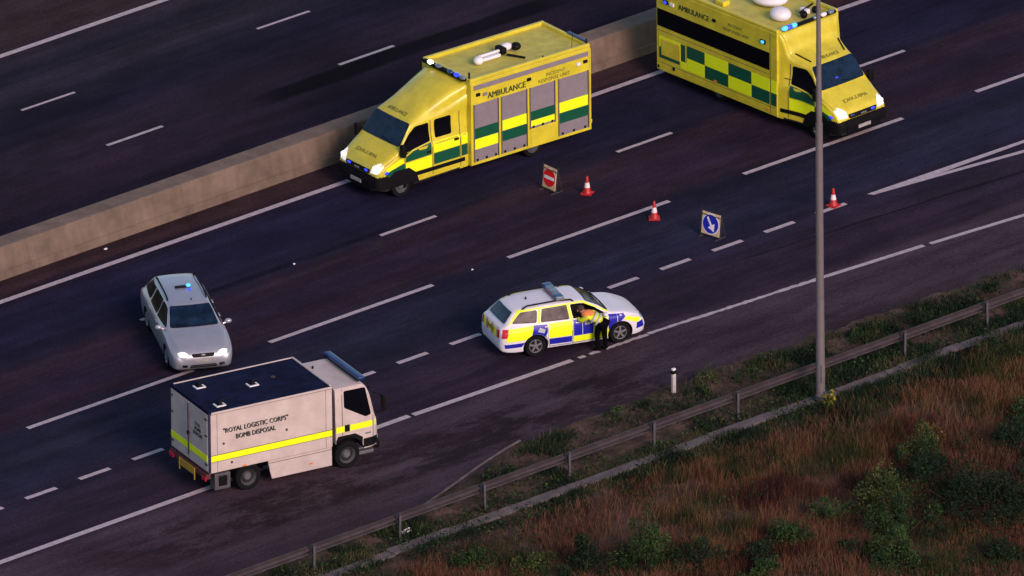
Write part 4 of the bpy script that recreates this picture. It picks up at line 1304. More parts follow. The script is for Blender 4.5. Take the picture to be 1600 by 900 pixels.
# ---- bomb disposal truck
tr = thing('truck', 'white box truck with a navy roof and a yellow stripe along its side', 'truck', (-14.73, -4.72, 0), R(-13.2))
TW, TH = 1.17, 2.62
bd = MB()
bd.box((.70, 0, (0.78 + TH) / 2), (3.90, 2 * TW, TH - .78), .015)
bb = bd.build('box_body', M['twhite'], tr)
MB().box((.68, 0, TH + .008), (3.86, 2 * TW - .06, .03), .005).build('roof_panel', M['troof'], bb)
MB().box((.70, TW - .02, TH + .022), (3.90, .045, .045), .008).build('roof_edge', M['twhite'], bb)
MB().box((2.62, 0, TH + .025), (.06, 2 * TW - .10, .05), .01).build('roof_edge', M['twhite'], bb)
MB().box((-1.22, 0, TH + .005), (.10, 2 * TW + .02, .10), .015).build('roof_edge', M['troof'], bb)
for s in (1, -1):
    MB().box((-1.235, s * (TW - .005), (TH + .78) / 2), (.06, .05, TH - .82), .01).build('corner_post', mat('corner_navy', (.02, .015, .05), .6) if s == 1 else bpy.data.materials['corner_navy'], bb)
    # skirt with wheel cut-out
    sk_ = [(.60, .775), (2.62, .775), (2.62, .22), (.72, .22), (.66, .45)]
    y0, y1 = sorted((s * (TW - .05), s * (TW + .002)))
    MB().prism(sk_, y0, y1, 'xz').build('side_skirt', M['twhite'], tr)
    splate('body_seam', M['seal'], tr, .62, 2.62, .70, .714, s, TW, .006)
    splate('stripe', M['fyellow'], tr, -1.20, 2.64, 1.12, 1.30, s, TW, .006)
    splate('stripe_edge', M['seal'], tr, -1.20, 2.64, 1.300, 1.316, s, TW, .004)
    splate('stripe_edge', M['seal'], tr, -1.20, 2.64, 1.104, 1.12, s, TW, .004)
    ux = (-s, 0, 0)
    xo = .22 if s == -1 else 1.0
    text_obj('side_lettering', '"ROYAL LOGISTIC CORPS"', .21, M['ink'], tr, (xo, s * (TW + .004), 1.99), ux, (0, 0, 1), width=2.05, bold=.004)
    text_obj('side_lettering', 'BOMB DISPOSAL', .21, M['ink'], tr, (xo, s * (TW + .004), 1.75), ux, (0, 0, 1), width=1.25, bold=.004)
    for (a, z) in ((-.80, 1.62), (1.20, 1.62), (-.55, 1.0)):
        MB().cyl((a, s * (TW - .01), z), (a, s * (TW + .02), z), .035, n=10).build('screw_cap', M['seal'], tr)
    for xx in (-1.0, 2.45):
        splate('body_seam', M['seal'], tr, xx - .005, xx + .005, .80, 2.56, s, TW, .003)
    splate('body_seam', M['seal'], tr, -1.2, 2.62, 2.555, 2.565, s, TW, .003)
    splate('marker_lamp', M['orange'], tr, -.2, -.1, .80, .84, s, TW, .02)
    splate('marker_lamp', M['orange'], tr, 1.9, 2.0, .40, .44, s, TW, .02)
    # mudguard and locker behind the rear wheel
    MB().box((-.82, s * .98, .46), (.50, .30, .50), .03).build('rear_locker', M['galvd'], tr)
    MB().box((-.82, s * 1.14, .48), (.26, .02, .30), .02).build('locker_recess', M['black'], tr)
    gd = MB()
    gd.lathe([(.48, -.14), (.48, .14)], (0, s * 1.0, .42), 'Y', 30)
    for v in [v for v in gd.bm.verts if v.co.z < .50]:
        gd.bm.verts.remove(v)
    gd.build('mudguard', M['black'], tr)
    wheel(tr, 0, s * .98, .405, .30, s, M['steel'], steel=True)
    wheel(tr, 3.15, s * .99, .405, .26, s, M['steel'], steel=True)
# rear doors
for s in (1, -1):
    dr = MB().box((-1.262, s * .555, 1.70), (.03, 1.07, 1.72), .008).build('rear_door', M['twhite'], tr)
    MB().box((-1.283, s * .555, 1.21), (.012, 1.06, .18)).build('stripe', M['fyellow'], dr)
    for z in (1.02, 1.9, 2.4):
        MB().box((-1.285, s * 1.03, z), (.03, .14, .05), .008).build('hinge', M['seal'], dr)
MB().cyl((-1.30, .02, .95), (-1.30, .02, 2.5), .018, n=8).build('lock_bar', M['seal'], tr)
MB().box((-1.31, .02, 1.62), (.04, .08, .12), .01).build('door_handle', M['black'], tr)
for (t_, z, wd) in (('E.O.D.', 2.05, .32), ('BOMB', 1.90, .36), ('DISPOSAL', 1.75, .56)):
    text_obj('door_lettering', t_, .15, M['ink'], tr, (-1.2815, -.52, z), (0, -1, 0), (0, 0, 1), width=wd, bold=.003)
MB().box((-1.25, 0, .66), (.16, 2.2, .16), .02).build('rear_bumper', mat('bumper_brown', (.08, .018, .02), .7, var=.4), tr)
fr = MB().box((-1.35, .0, .60), (.03, .90, .22), .01)
for yy in (-.45, .45):
    fr.cyl((-1.36, yy, .36), (-1.36, yy, .72), .022, n=6)
fr.build('plate_frame', M['yplate'], tr)
for s in (1, -1):
    MB().box((-1.34, s * .98, .60), (.03, .26, .12), .01).build('tail_light', M['redlamp'], tr)
MB().box((1.35, 0, .62), (5.0, .8, .24), .02).build('chassis', M['black'], tr)
# roof fittings: pale brackets with dark vents
for (x, y) in ((-.62, .62), (-.72, -.80), (.75, .02)):
    v_ = MB()
    v_.box((x, y - .11, TH + .03), (.30, .06, .04), .01)
    v_.box((x - .13, y, TH + .03), (.05, .24, .04), .01)
    v_.box((x + .13, y - .02, TH + .03), (.05, .18, .04), .01)
    vb = v_.build('roof_bracket', M['wplastic'], tr)
    MB().cyl((x + .02, y + .02, TH + .02), (x + .02, y + .02, TH + .16), .07, .05, n=12).box((x + .10, y + .05, TH + .14), (.26, .05, .04), .01).build('vent', M['black'], vb)
MB().cyl((1.5, .2, TH), (1.5, .2, TH + .05), .07, n=12).build('roof_fitting', M['seal'], tr)
# cab: hull lofted front to back
def cab_sec(x):
    t = interp([(2.78, 2.47), (3.55, 2.47), (3.74, 2.42), (3.86, 2.22), (4.06, 1.55), (4.13, 1.35), (4.19, .95), (4.20, .55)], x)
    wv = interp([(2.78, 1.12), (3.7, 1.12), (3.95, 1.10), (4.10, 1.04), (4.17, .96), (4.20, .85)], x)
    b_ = .52
    ww = wv - .035
    e = t - .09
    return [(0, b_), (wv * .6, b_), (wv - .03, b_), (wv, b_ + .06), (wv, (b_ + e) * .45), (wv - .004, min(1.35, e - .02)), (ww + .0, e - .05), (ww - .04, e + .045), (ww - .13, t - .01), (ww * .5, t), (0, t)]
xs = [2.78 + (4.20 - 2.78) * i / 40 for i in range(40)] + [4.185, 4.195, 4.20]
cv, cfaces = loft(sorted(set(xs)), cab_sec, 2)
cb = make_bvh(cv, cfaces)
cabo = mesh_obj('cab', cv, cfaces, [M['twhite'], M['void']], tr, smooth=True)
bool_cut(cabo, [arch_cut(3.15, s * 1.12, .535, .42, s, .42) for s in (1, -1)])
cabo.data.set_sharp_from_angle(angle=R(35))
patch('windscreen', cb, rounded([(-.98, 1.46), (.98, 1.46), (.92, 2.22), (-.92, 2.22)], .08), M['glassb'], tr, 'front', off=.006, step=.12)
patch('grille', cb, rounded([(-.8, .95), (.8, .95), (.8, 1.25), (-.8, 1.25)], .04), M['black'], tr, 'front', off=.008, step=.12)
CA = [(3.15, .42, .52)]
for s in (1, -1):
    patch('side_window', cb, rounded([(3.06, 1.86), (3.06, 2.36), (3.74, 2.35), (3.92, 1.50), (3.74, 1.46)], .05), M['glass'], tr, 'side', s, .006)
    patch('stripe', cb, [(2.80, 1.13), (3.06, 1.13), (3.06, 1.31), (2.80, 1.31)], M['fyellow'], tr, 'side', s, .006, step=.15, depth=.003)
    patch('stripe', cb, [(3.24, 1.13), (4.08, 1.13), (4.08, 1.31), (3.24, 1.31)], M['fyellow'], tr, 'side', s, .006, step=.15, depth=.003)
    patch('door_handle', cb, [(3.07, 1.13), (3.22, 1.13), (3.22, 1.33), (3.07, 1.33)], M['black'], tr, 'side', s, .016, step=.15)
    for pl_ in ((3.00, .92, 2.42), (3.98, .80, 1.45)):
        patch('door_gap', cb, [(pl_[0] - .009, pl_[1]), (pl_[0] + .009, pl_[1]), (pl_[0] + .009, pl_[2]), (pl_[0] - .009, pl_[2])], M['seal'], tr, 'side', s, .003, step=.2, depth=.002)
    patch('wheel_trim', cb, clear_circles([(2.80, .55), (3.62, .55), (3.64, .86), (3.40, 1.02), (2.86, 1.02), (2.79, .9)], CA), M['black'], tr, 'side', s, .010, step=.12)
    patch('lower_trim', cb, [(3.66, .54), (4.14, .54), (4.12, .80), (3.66, .80)], M['black'], tr, 'side', s, .012, step=.12)
    MB().box((3.72, s * .98, .36), (.55, .24, .10), .02).box((3.72, s * 1.06, .50), (.40, .06, .05), .01).build('step', M['grey'], tr)
    mm = MB().box((4.22, s * 1.28, 1.85), (.10, .20, .46), .04).cyl((3.98, s * 1.08, 2.15), (4.2, s * 1.27, 2.08), .015, n=6).cyl((4.08, s * 1.08, 1.5), (4.2, s * 1.27, 1.62), .015, n=6)
    mm.build('wing_mirror', M['black'], tr)
    MB().box((4.17, s * .84, .72), (.06, .26, .14), .03).build('headlight', M['dome'], tr)
    MB().cyl((3.88, s * 1.0, 2.30), (3.93, s * 1.0, 2.28), .04, n=8).build('marker_lamp', M['black'], tr)
    patch('badge', cb, [(3.72, .93), (3.90, .93), (3.90, .97), (3.72, .97)], M['grey'], tr, 'side', s, .006, step=.1, depth=.002)
    # cage of the air intake behind the cab
    lg = MB()
    for xx in (2.69, 2.75):
        lg.cyl((xx, s * 1.08, 1.3), (xx, s * 1.08, 2.25), .012, n=6)
    for k in range(6):
        lg.cyl((2.69, s * 1.08, 1.35 + k * .17), (2.75, s * 1.08, 1.35 + k * .17), .010, n=6)
    lg.build('intake_ladder', M['seal'], tr)
MB().box((2.72, 0, 1.5), (.09, 1.9, 1.7), .02).build('cab_gap_panel', M['void'], tr)
MB().box((4.15, 0, .50), (.16, 2.06, .26), .05).build('front_bumper', M['black'], tr)
lbt = MB().box((3.66, 0, 2.55), (.22, 2.02, .05), .015).build('light_bar', M['black'], tr)
MB().box((3.66, 0, 2.61), (.20, 2.10, .12), .045).build('light_bar_dome', mat('blue_bar', (.006, .032, .15), .3, var=.3, vscale=8, coat=.4), lbt)
MB().cyl((2.95, .55, 2.46), (2.95, .55, 2.54), .03, n=8).build('aerial', M['black'], tr)

# ================================================================== OFFICER
def skin_mesh(name, pts, edges, rad, m, parent, root=0, sub=1):
    me = bpy.data.meshes.new(name)
    me.from_pydata([tuple(p) for p in pts], edges, [])
    o = bpy.data.objects.new(name, me)
    COL.objects.link(o)
    md = o.modifiers.new('skin', 'SKIN')
    md.use_smooth_shade = True
    md.branch_smoothing = .6
    for i, r in enumerate(rad):
        r = r if isinstance(r, tuple) else (r, r)
        me.skin_vertices[0].data[i].radius = r
    me.skin_vertices[0].data[root].use_root = True
    sm = o.modifiers.new('sub', 'SUBSURF')
    sm.levels = sub
    sm.render_levels = sub
    bpy.context.view_layer.update()
    dg = bpy.context.evaluated_depsgraph_get()
    nm = bpy.data.meshes.new_from_object(o.evaluated_get(dg))
    o.modifiers.clear()
    o.data = nm
    nm.materials.clear()
    nm.materials.append(m)
    nm.polygons.foreach_set('use_smooth', [True] * len(nm.polygons))
    if parent is not None:
        o.parent = parent
    return o

# officer frame: police car local axes; he stands at the driver's door and leans in
c_, s_ = math.cos(R(-20.2)), math.sin(R(-20.2))
def pw(x, y):
    return (-1.279 + x * c_ - y * s_, -3.822 + x * s_ + y * c_, 0)
off = thing('person', 'officer in yellow hi-vis jacket and black trousers leaning in at the car window', 'person', pw(.50, -1.20), R(-20.2))
J = dict(pel=(0.10, .04, .88), wst=(.02, .08, .97), chs=(-.19, .16, 1.09), nek=(-.31, .24, 1.17), hd0=(-.37, .29, 1.20), hd1=(-.44, .35, 1.24),
         hipL=(.18, .06, .84), kneL=(.22, .12, .47), ankL=(.22, .04, .09), toeL=(.12, .17, .03),
         hipR=(.02, .02, .84), kneR=(-.01, .12, .46), ankR=(-.02, .0, .09), toeR=(-.10, .14, .03),
         shL=(-.06, .25, 1.13), elL=(-.06, .38, .96), wrL=(-.22, .44, .95),
         shR=(-.31, .07, 1.09), elR=(-.44, .24, .93), wrR=(-.48, .40, .96))
names = list(J)
pts = [J[k] for k in names]
ix = {k: i for i, k in enumerate(names)}
ed = [('pel', 'wst'), ('wst', 'chs'), ('chs', 'nek'), ('nek', 'hd0'), ('hd0', 'hd1'), ('pel', 'hipL'), ('hipL', 'kneL'), ('kneL', 'ankL'), ('ankL', 'toeL'),
      ('pel', 'hipR'), ('hipR', 'kneR'), ('kneR', 'ankR'), ('ankR', 'toeR'), ('chs', 'shL'), ('shL', 'elL'), ('elL', 'wrL'), ('chs', 'shR'), ('shR', 'elR'), ('elR', 'wrR')]
rd = dict(pel=(.14, .11), wst=(.13, .10), chs=(.15, .11), nek=.055, hd0=.075, hd1=.085, hipL=.085, kneL=.06, ankL=.04, toeL=.035, hipR=.085, kneR=.06, ankR=.04, toeR=.035,
          shL=.06, elL=.042, wrL=.028, shR=.06, elR=.042, wrR=.028)
skin_mesh('body', pts, [(ix[a], ix[b_]) for a, b_ in ed], [rd[k] for k in names], M['skin'], off, 0, 2)
def sub_skel(keys, edges, radii, nm, m, extra=None, lv=2):
    k2 = {k: i for i, k in enumerate(keys)}
    skin_mesh(nm, [J[k] for k in keys], [(k2[a], k2[b_]) for a, b_ in edges], radii, m, off, 0, lv)
sub_skel(['pel', 'wst', 'chs', 'nek', 'shL', 'elL', 'wrL', 'shR', 'elR', 'wrR'],
         [('pel', 'wst'), ('wst', 'chs'), ('chs', 'nek'), ('chs', 'shL'), ('shL', 'elL'), ('elL', 'wrL'), ('chs', 'shR'), ('shR', 'elR'), ('elR', 'wrR')],
         [(.20, .165), (.19, .16), (.20, .16), .085, .095, .075, .055, .095, .075, .055], 'jacket', M['hivis'])
sub_skel(['pel', 'hipL', 'kneL', 'ankL', 'hipR', 'kneR', 'ankR'], [('pel', 'hipL'), ('hipL', 'kneL'), ('kneL', 'ankL'), ('pel', 'hipR'), ('hipR', 'kneR'), ('kneR', 'ankR')],
         [(.165, .135), .115, .085, .065, .115, .085, .065], 'trousers', M['trouser'])
for k in ('L', 'R'):
    a, t_ = Vector(J['ank' + k]), Vector(J['toe' + k])
    skin_mesh('boot', [a + Vector((0, 0, .06)), a - (t_ - a) * .3 - Vector((0, 0, .02)), t_ + Vector((0, 0, .02))], [(0, 1), (1, 2)], [.06, .055, .05], M['trouser'], off, 0, 1)
    # hands: palm with four fingers and a thumb, resting on the sill
    wv = Vector(J['wr' + k])
    fd = Vector((-.25, 1, -.12)).normalized() if k == 'R' else Vector((-1, .35, -.12)).normalized()
    sd_ = fd.cross(Vector((0, 0, 1))).normalized()
    pm_ = wv + fd * .075
    vsk, esk, rsk = [wv, pm_], [(0, 1)], [.026, (.040, .016)]
    for q in range(4):
        b0 = pm_ + sd_ * (.028 - .019 * q) + fd * .02
        ln_ = (.06, .07, .065, .05)[q]
        i0 = len(vsk)
        vsk += [b0, b0 + fd * ln_ * .6 + Vector((0, 0, -.008)), b0 + fd * ln_ + Vector((0, 0, -.03))]
        esk += [(1, i0), (i0, i0 + 1), (i0 + 1, i0 + 2)]
        rsk += [.0095, .009, .008]
    i0 = len(vsk)
    vsk += [wv + fd * .035 + sd_ * .04, wv + fd * .075 + sd_ * .06 + Vector((0, 0, -.012))]
    esk += [(0, i0), (i0, i0 + 1)]
    rsk += [.011, .009]
    skin_mesh('hand', vsk, esk, rsk, M['skin'], off, 0, 1)
hd = Vector(J['hd1'])
MB().sph(hd + Vector((.02, -.02, .045)), .105, 14, (1, 1, .85)).build('hair', M['hair'], off, True)
fdir = Vector((-.5, .75, -.35)).normalized()
MB().sph(hd + fdir * .085, .022, 8).build('nose', M['skin'], off, True)
for k in (1, -1):
    sdv = fdir.cross(Vector((0, 0, 1))).normalized() * k
    MB().sph(hd + sdv * .095 + Vector((0, 0, -.01)), .025, 8, (.6, .6, 1)).build('ear', M['skin'], off, True)
# reflective bands and orange yoke on the jacket
def ring(c, d, r1, r2, h, nm, m):
    d = Vector(d).normalized()
    q = d.to_track_quat('Z', 'Y').to_matrix()
    b = MB()
    b.lathe([(1, -h), (1.02, 0), (1, h)], (0, 0, 0), 'Z', 20)
    for v in b.bm.verts:
        v.co = q @ Vector((v.co.x * r1, v.co.y * r2, v.co.z)) + Vector(c)
    b.build(nm, m, off, True)
ax_ = Vector(J['chs']) - Vector(J['pel'])
ring(Vector(J['pel']).lerp(Vector(J['chs']), .35), ax_, .20, .185, .028, 'reflective_band', M['reflect'])
ring(Vector(J['pel']).lerp(Vector(J['chs']), .72), ax_, .205, .185, .028, 'reflective_band', M['reflect'])
MB().sph(Vector(J['nek']) + Vector((.06, -.05, -.03)), .16, 14, (1.25, 1.0, .72)).build('jacket_yoke', M['hiorange'], off, True)

# ================================================================== SMALL THINGS
def cone(loc, label, rz):
    t = thing('traffic_cone', label, 'traffic cone', loc, rz, 'traffic cones set out across the lanes')
    t.scale = (.9, .9, .9)
    MB().box((0, 0, .025), (.36, .36, .05), .015).build('base', M['cone'], t)
    MB().lathe([(.155, .05), (.14, .07), (.092, .24), (.091, .24)], n=20).lathe([(.062, .40), (.038, .60), (.030, .61), (.001, .61)], n=20).build('cone_body', M['cone'], t, True)
    MB().lathe([(.094, .235), (.064, .405)], n=20).build('sleeve', M['sleeve'], t, True)
    return t
cone((6.15, 3.70, 0), 'red and white cone beside the no entry sign', .5)
cone((6.35, 1.02, 0), 'red and white cone standing on the middle lane line', .9)
cone((10.76, -1.77, 0), 'red and white cone just right of the lamp column', .2)

def disc(b, c, r, x0, x1, n=28, sy=1, sz=1):
    b.cyl((x0, c[0], c[1]), (x1, c[0], c[1]), r, n=n)

def sign(name, label, loc, rz, wd, ht, kind):
    """board faces local -x, leans back a little on a tube frame"""
    t = thing(name, label, 'road sign', loc, rz)
    lean = R(7)
    def Lm(o):
        o.rotation_euler = (0, lean, 0)
        return o
    h = wd / 2
    Lm(MB().box((0, 0, .10 + ht / 2), (.02, wd, ht), .006).build('board', M['signyel'], t))
    z = .10 + ht / 2
    rr = wd * .475
    if kind == 'entry':
        b = MB(); disc(b, (0, z), rr + .012, -.014, 0); Lm(b.build('disc_border', M['signwht'], t))
        b = MB(); disc(b, (0, z), rr, -.018, 0); Lm(b.build('disc', M['signred'], t))
        Lm(MB().box((-.014, 0, z), (.016, rr * 1.62, rr * .36), .0).build('bar', M['signwht'], t))
    else:
        b = MB(); disc(b, (0, z), rr, -.014, 0); Lm(b.build('disc_border', M['signwht'], t))
        b = MB(); disc(b, (0, z), rr * .90, -.018, 0); Lm(b.build('disc', M['signblue'], t))
        # arrow pointing down and to the viewer's right (viewer looks along +x, right = -y)
        a = MB()
        al = [(-.055, .50), (.055, .50), (.055, -.10), (.30, -.10), (0, -.56), (-.30, -.10), (-.055, -.10)]
        an = R(33)
        pl = []
        for (u_, v_) in al:
            u_, v_ = u_ * rr * 1.45 * (1.25 if abs(u_) < .1 else 1), v_ * rr * 1.45
            uu = u_ * math.cos(an) - v_ * math.sin(an)
            vv = u_ * math.sin(an) + v_ * math.cos(an)
            pl.append((-uu, z + vv))
        a.prism(pl, -.022, -.012, 'yz')
        Lm(a.build('arrow', M['signwht'], t))
    fr = MB()
    for s in (1, -1):
        fr.cyl((.02, s * (h + .04), .02), (.02 + .08, s * (h + .04), ht + .14), .010, n=8)
        fr.cyl((.25, s * (h + .04), .02), (.09, s * (h + .04), ht + .06), .009, n=8)
        fr.cyl((-.14, s * h * .9, .02), (.30, s * h * .9, .02), .022, n=8)
    fr.cyl((.06, -h - .05, ht + .02), (.06, h + .05, ht + .02), .012, n=8)
    fr.cyl((.02, -h - .05, .07), (.02, h + .05, .07), .012, n=8)
    fr.build('stand', M['seal'], t, True)
    return t
sign('road_sign', 'red no entry sign on a low stand beside the shuttered ambulance', (5.42, 4.56, 0), R(-1), .56, .66, 'entry')
sign('road_sign', 'round blue sign with a white diagonal arrow on a low stand', (6.57, -1.13, 0), R(9), .66, .66, 'arrow')

# marker post
mpost = thing('marker_post', 'short white marker post with a black band on the verge', 'marker post', (-1.64, -8.78, 0))
MB().box((0, 0, .30), (.12, .09, .62), .02).build('post', mat('post_white', (.50, .46, .47), .7, var=.3), mpost)
MB().box((0, 0, .655), (.14, .11, .11), .02).build('black_band', M['black'], mpost)
MB().box((0, 0, .735), (.12, .09, .06), .02).build('cap', M['wplastic'], mpost)

# lamp column (its lantern hangs over the road above the picture)
lc = thing('lamp_column', 'tall grey lamp column rising from the verge behind the guardrail', 'lamp column', (0.95, -12.12, 0))
MB().lathe([(.150, -.1), (.150, .25), (.135, .32)], n=20).build('base', M['column'], lc, True)
MB().lathe([(.132, .25), (.112, 4.0), (.104, 8.55), (.100, 8.62)], n=20).build('lower_shaft', M['column'], lc, True)
MB().lathe([(.088, 8.6), (.058, 12.6), (.045, 14.4)], n=20).build('upper_shaft', M['column'], lc, True)
MB().box((-.02, -.128, .95), (.13, .03, .55), .01).build('service_door', M['column'], lc)
ar = MB()
for s in (1, -1):
    ar.tube([(0, 0, 14.3), (0, s * .3, 14.7), (0, s * 1.4, 14.9)], [.05, .045, .035], 10)
ar = ar.build('bracket_arm', M['column'], lc, True)
for s in (1, -1):
    MB().box((0, s * 1.75, 14.9), (.30, .8, .16), .05).build('lantern', M['galv'], lc)
lc.rotation_euler = (0, 0, 0)

# litter
def scrap(loc, label, r, m='wplastic'):
    b = MB()
    b.sph((0, 0, r * .4), r, 8, (1.2, .8, .5))
    for v in b.bm.verts:
        v.co += Vector((random.uniform(-1, 1), random.uniform(-1, 1), random.uniform(-1, 1))) * r * .3
    o = b.build('litter', M[m])
    o.location = loc
    tag(o, label, 'litter')
scrap((-6.71, 10.0, 0), 'pale scrap lying at the foot of the concrete barrier', .05)
scrap((-3.44, 5.52, 0), 'tiny white scrap on the dark joint of the road', .032)
scrap((0.03, 1.75, 0), 'tiny pale scrap on the road above the police car', .028)
scrap((-13.75, -11.15, .05), 'white crumpled litter beside a guardrail post', .13)

# ================================================================== VEGETATION
def quads_mesh(name, V, F4, C, m, parent=None):
    me = bpy.data.meshes.new(name)
    nv, nf, k = len(V), len(F4), F4.shape[1]
    me.vertices.add(nv)
    me.vertices.foreach_set('co', V.astype(np.float32).ravel())
    me.loops.add(nf * k)
    me.loops.foreach_set('vertex_index', F4.astype(np.int32).ravel())
    me.polygons.add(nf)
    me.polygons.foreach_set('loop_start', np.arange(nf, dtype=np.int32) * k)
    me.polygons.foreach_set('loop_total', np.full(nf, k, dtype=np.int32))
    a = me.color_attributes.new('tint', 'FLOAT_COLOR', 'POINT')
    a.data.foreach_set('color', np.concatenate([C, np.ones((nv, 1))], 1).astype(np.float32).ravel())
    me.materials.append(m)
    me.update(calc_edges=True)
    return link(bpy.data.objects.new(name, me), parent)

def blades(name, X, Y, H, Wd, C, lean=.35, kind='stuff'):
    n = len(X)
    Z = ground_z(X, Y) - .02
    az = rng.uniform(0, 2 * np.pi, n)
    wx, wy = np.cos(az) * Wd / 2, np.sin(az) * Wd / 2
    la = rng.normal(0.6, 1.3, n)
    lx, ly = np.cos(la) * H * lean * rng.random(n), np.sin(la) * H * lean * rng.random(n)
    B = np.stack([X, Y, Z], -1)
    W_ = np.stack([wx, wy, wx * 0], -1)
    mid = B + np.stack([lx * .3, ly * .3, H * .55], -1)
    tip = B + np.stack([lx, ly, H], -1)
    V = np.stack([B - W_, B + W_, mid + W_ * .9, mid - W_ * .9, tip + W_ * .25, tip - W_ * .25], 1).reshape(-1, 3)
    base = np.arange(n)[:, None] * 6
    F = np.concatenate([base + np.array([[0, 1, 2, 3]]), base + np.array([[3, 2, 4, 5]])], 0)
    Cc = np.repeat(C, 6, axis=0)
    o = quads_mesh(name, V, F, Cc, M['blade'])
    tag(o, kind=kind)
    return o

def frame_mask(X, Y, mg=1.0):
    """keep the ground the picture and a step to its side can see"""
    u = X * .7527 - Y * .6584
    return (u > -15.6 - mg) & (u < 14.8 + mg + 3) & ((X * .6584 + Y * .7527) > -22.5)

def scatter(n, x0, x1, y0, y1):
    X = rng.uniform(x0, x1, n); Y = rng.uniform(y0, y1, n)
    k = frame_mask(X, Y)
    return X[k], Y[k]

# tall russet grass
X, Y = scatter(620000, -26, 24, -29, -12.6)
d1 = vnoise(X, Y, 21, .55, 4); hue = vnoise(X, Y, 22, .8, 4); hgt = vnoise(X, Y, 23, .45, 4)
keep = rng.random(len(X)) < np.clip((d1 - .22) * 2.6, .12, 1) * np.clip((-12.7 - Y) / .9, .05, 1)
X, Y, hue, hgt, d1 = X[keep], Y[keep], hue[keep], hgt[keep], d1[keep]
n = len(X)
pal = np.array([(.066, .023, .014), (.104, .041, .023), (.030, .010, .010), (.058, .042, .013), (.140, .066, .040), (.014, .019, .007)])
t = np.clip((hue - .3) / .42 * 5 + rng.normal(0, .75, n), 0, 4.999)
order = np.array([2, 0, 1, 4, 3, 5])
C = pal[order[np.clip(t.astype(int) + (rng.random(n) < t % 1), 0, 5)]] * rng.uniform(.6, 1.5, (n, 1)) * np.array([1.08, 1.12, 1.0])
pale = vnoise(X, Y, 61, .35, 5)
pk = np.clip((pale - .47) * 9, 0, 1) + np.clip((Y + 22.5) * -.8, 0, 1) * .8
sel = rng.random(n) < np.clip(pk, 0, 1) * .75
C[sel] = np.array([(.120, .056, .036), (.160, .082, .052), (.100, .038, .026)])[rng.integers(0, 3, sel.sum())] * rng.uniform(.6, 1.3, (sel.sum(), 1))
gsel = rng.random(n) < np.clip((vnoise(X, Y, 62, .5, 5) - .55) * 7, 0, .85)
C[gsel] = np.array([(.012, .026, .008), (.028, .040, .010), (.050, .052, .014)])[rng.integers(0, 3, gsel.sum())] * rng.uniform(.6, 1.3, (gsel.sum(), 1))
H = (.10 + .50 * np.clip(hgt, .2, .8) ** 1.2) * rng.uniform(.6, 1.25, n)
blades('tall_dry_grass', X, Y, H, rng.uniform(.006, .014, n), C, .6)['label'] = 'tall russet dry grass on the bank behind the drainage channel'
# short green grass beside the channel and in the verge
X, Y = scatter(230000, -26, 24, -15.2, -8.5)
g1 = vnoise(X, Y, 31, .9, 4)
e = np.interp(X, EX, EY)
dd = e - Y
near_ch = np.abs(Y + 11.89) < .16
pr = np.where(Y < -12.05, np.clip((-12.05 - Y) / .1, 0, 1) * np.clip((Y + 13.3 + .09 * (X + 8) + (g1 - .5) * 2) / 1.0, 0, 1) * 1.3, np.clip((g1 - .40) * 4.5, 0.02, 1) * np.clip((dd - .15) * 1.6, 0, 1))
pr = np.where((Y > -11.7) & (Y < -11.15), np.maximum(pr, .6), pr)
bare = np.clip(1 - np.abs(X + 3.4) / 3.6, 0, 1) * (Y > -11.0)
pr = pr * (1 - .85 * np.clip(bare * 2.2, 0, 1))
chn = vnoise(X, Y * 2, 35, 1.3, 4)
keep = (rng.random(len(X)) < pr) & (~near_ch | (rng.random(len(X)) < np.clip((chn - .60) * 5, .03, .8)))
keep |= near_ch & (rng.random(len(X)) < np.clip((chn - .64) * 4, 0, .7))
X, Y, g1 = X[keep], Y[keep], g1[keep]
n = len(X)
hue = vnoise(X, Y, 33, 1.1, 4)
pal = np.array([(.005, .014, .008), (.009, .026, .010), (.020, .040, .014), (.062, .058, .028), (.14, .088, .058)])
t = np.clip((hue - .30) / .45 * 4 + rng.normal(0, .7, n), 0, 3.999)
C = pal[t.astype(int)] * rng.uniform(.5, 1.3, (n, 1))
H = (.03 + .24 * np.clip(g1, .2, .9) ** 1.3) * rng.uniform(.4, 1.5, n)
blades('verge_grass', X, Y, H, rng.uniform(.014, .030, n), C, .6)['label'] = 'short green grass and weeds either side of the guardrail'

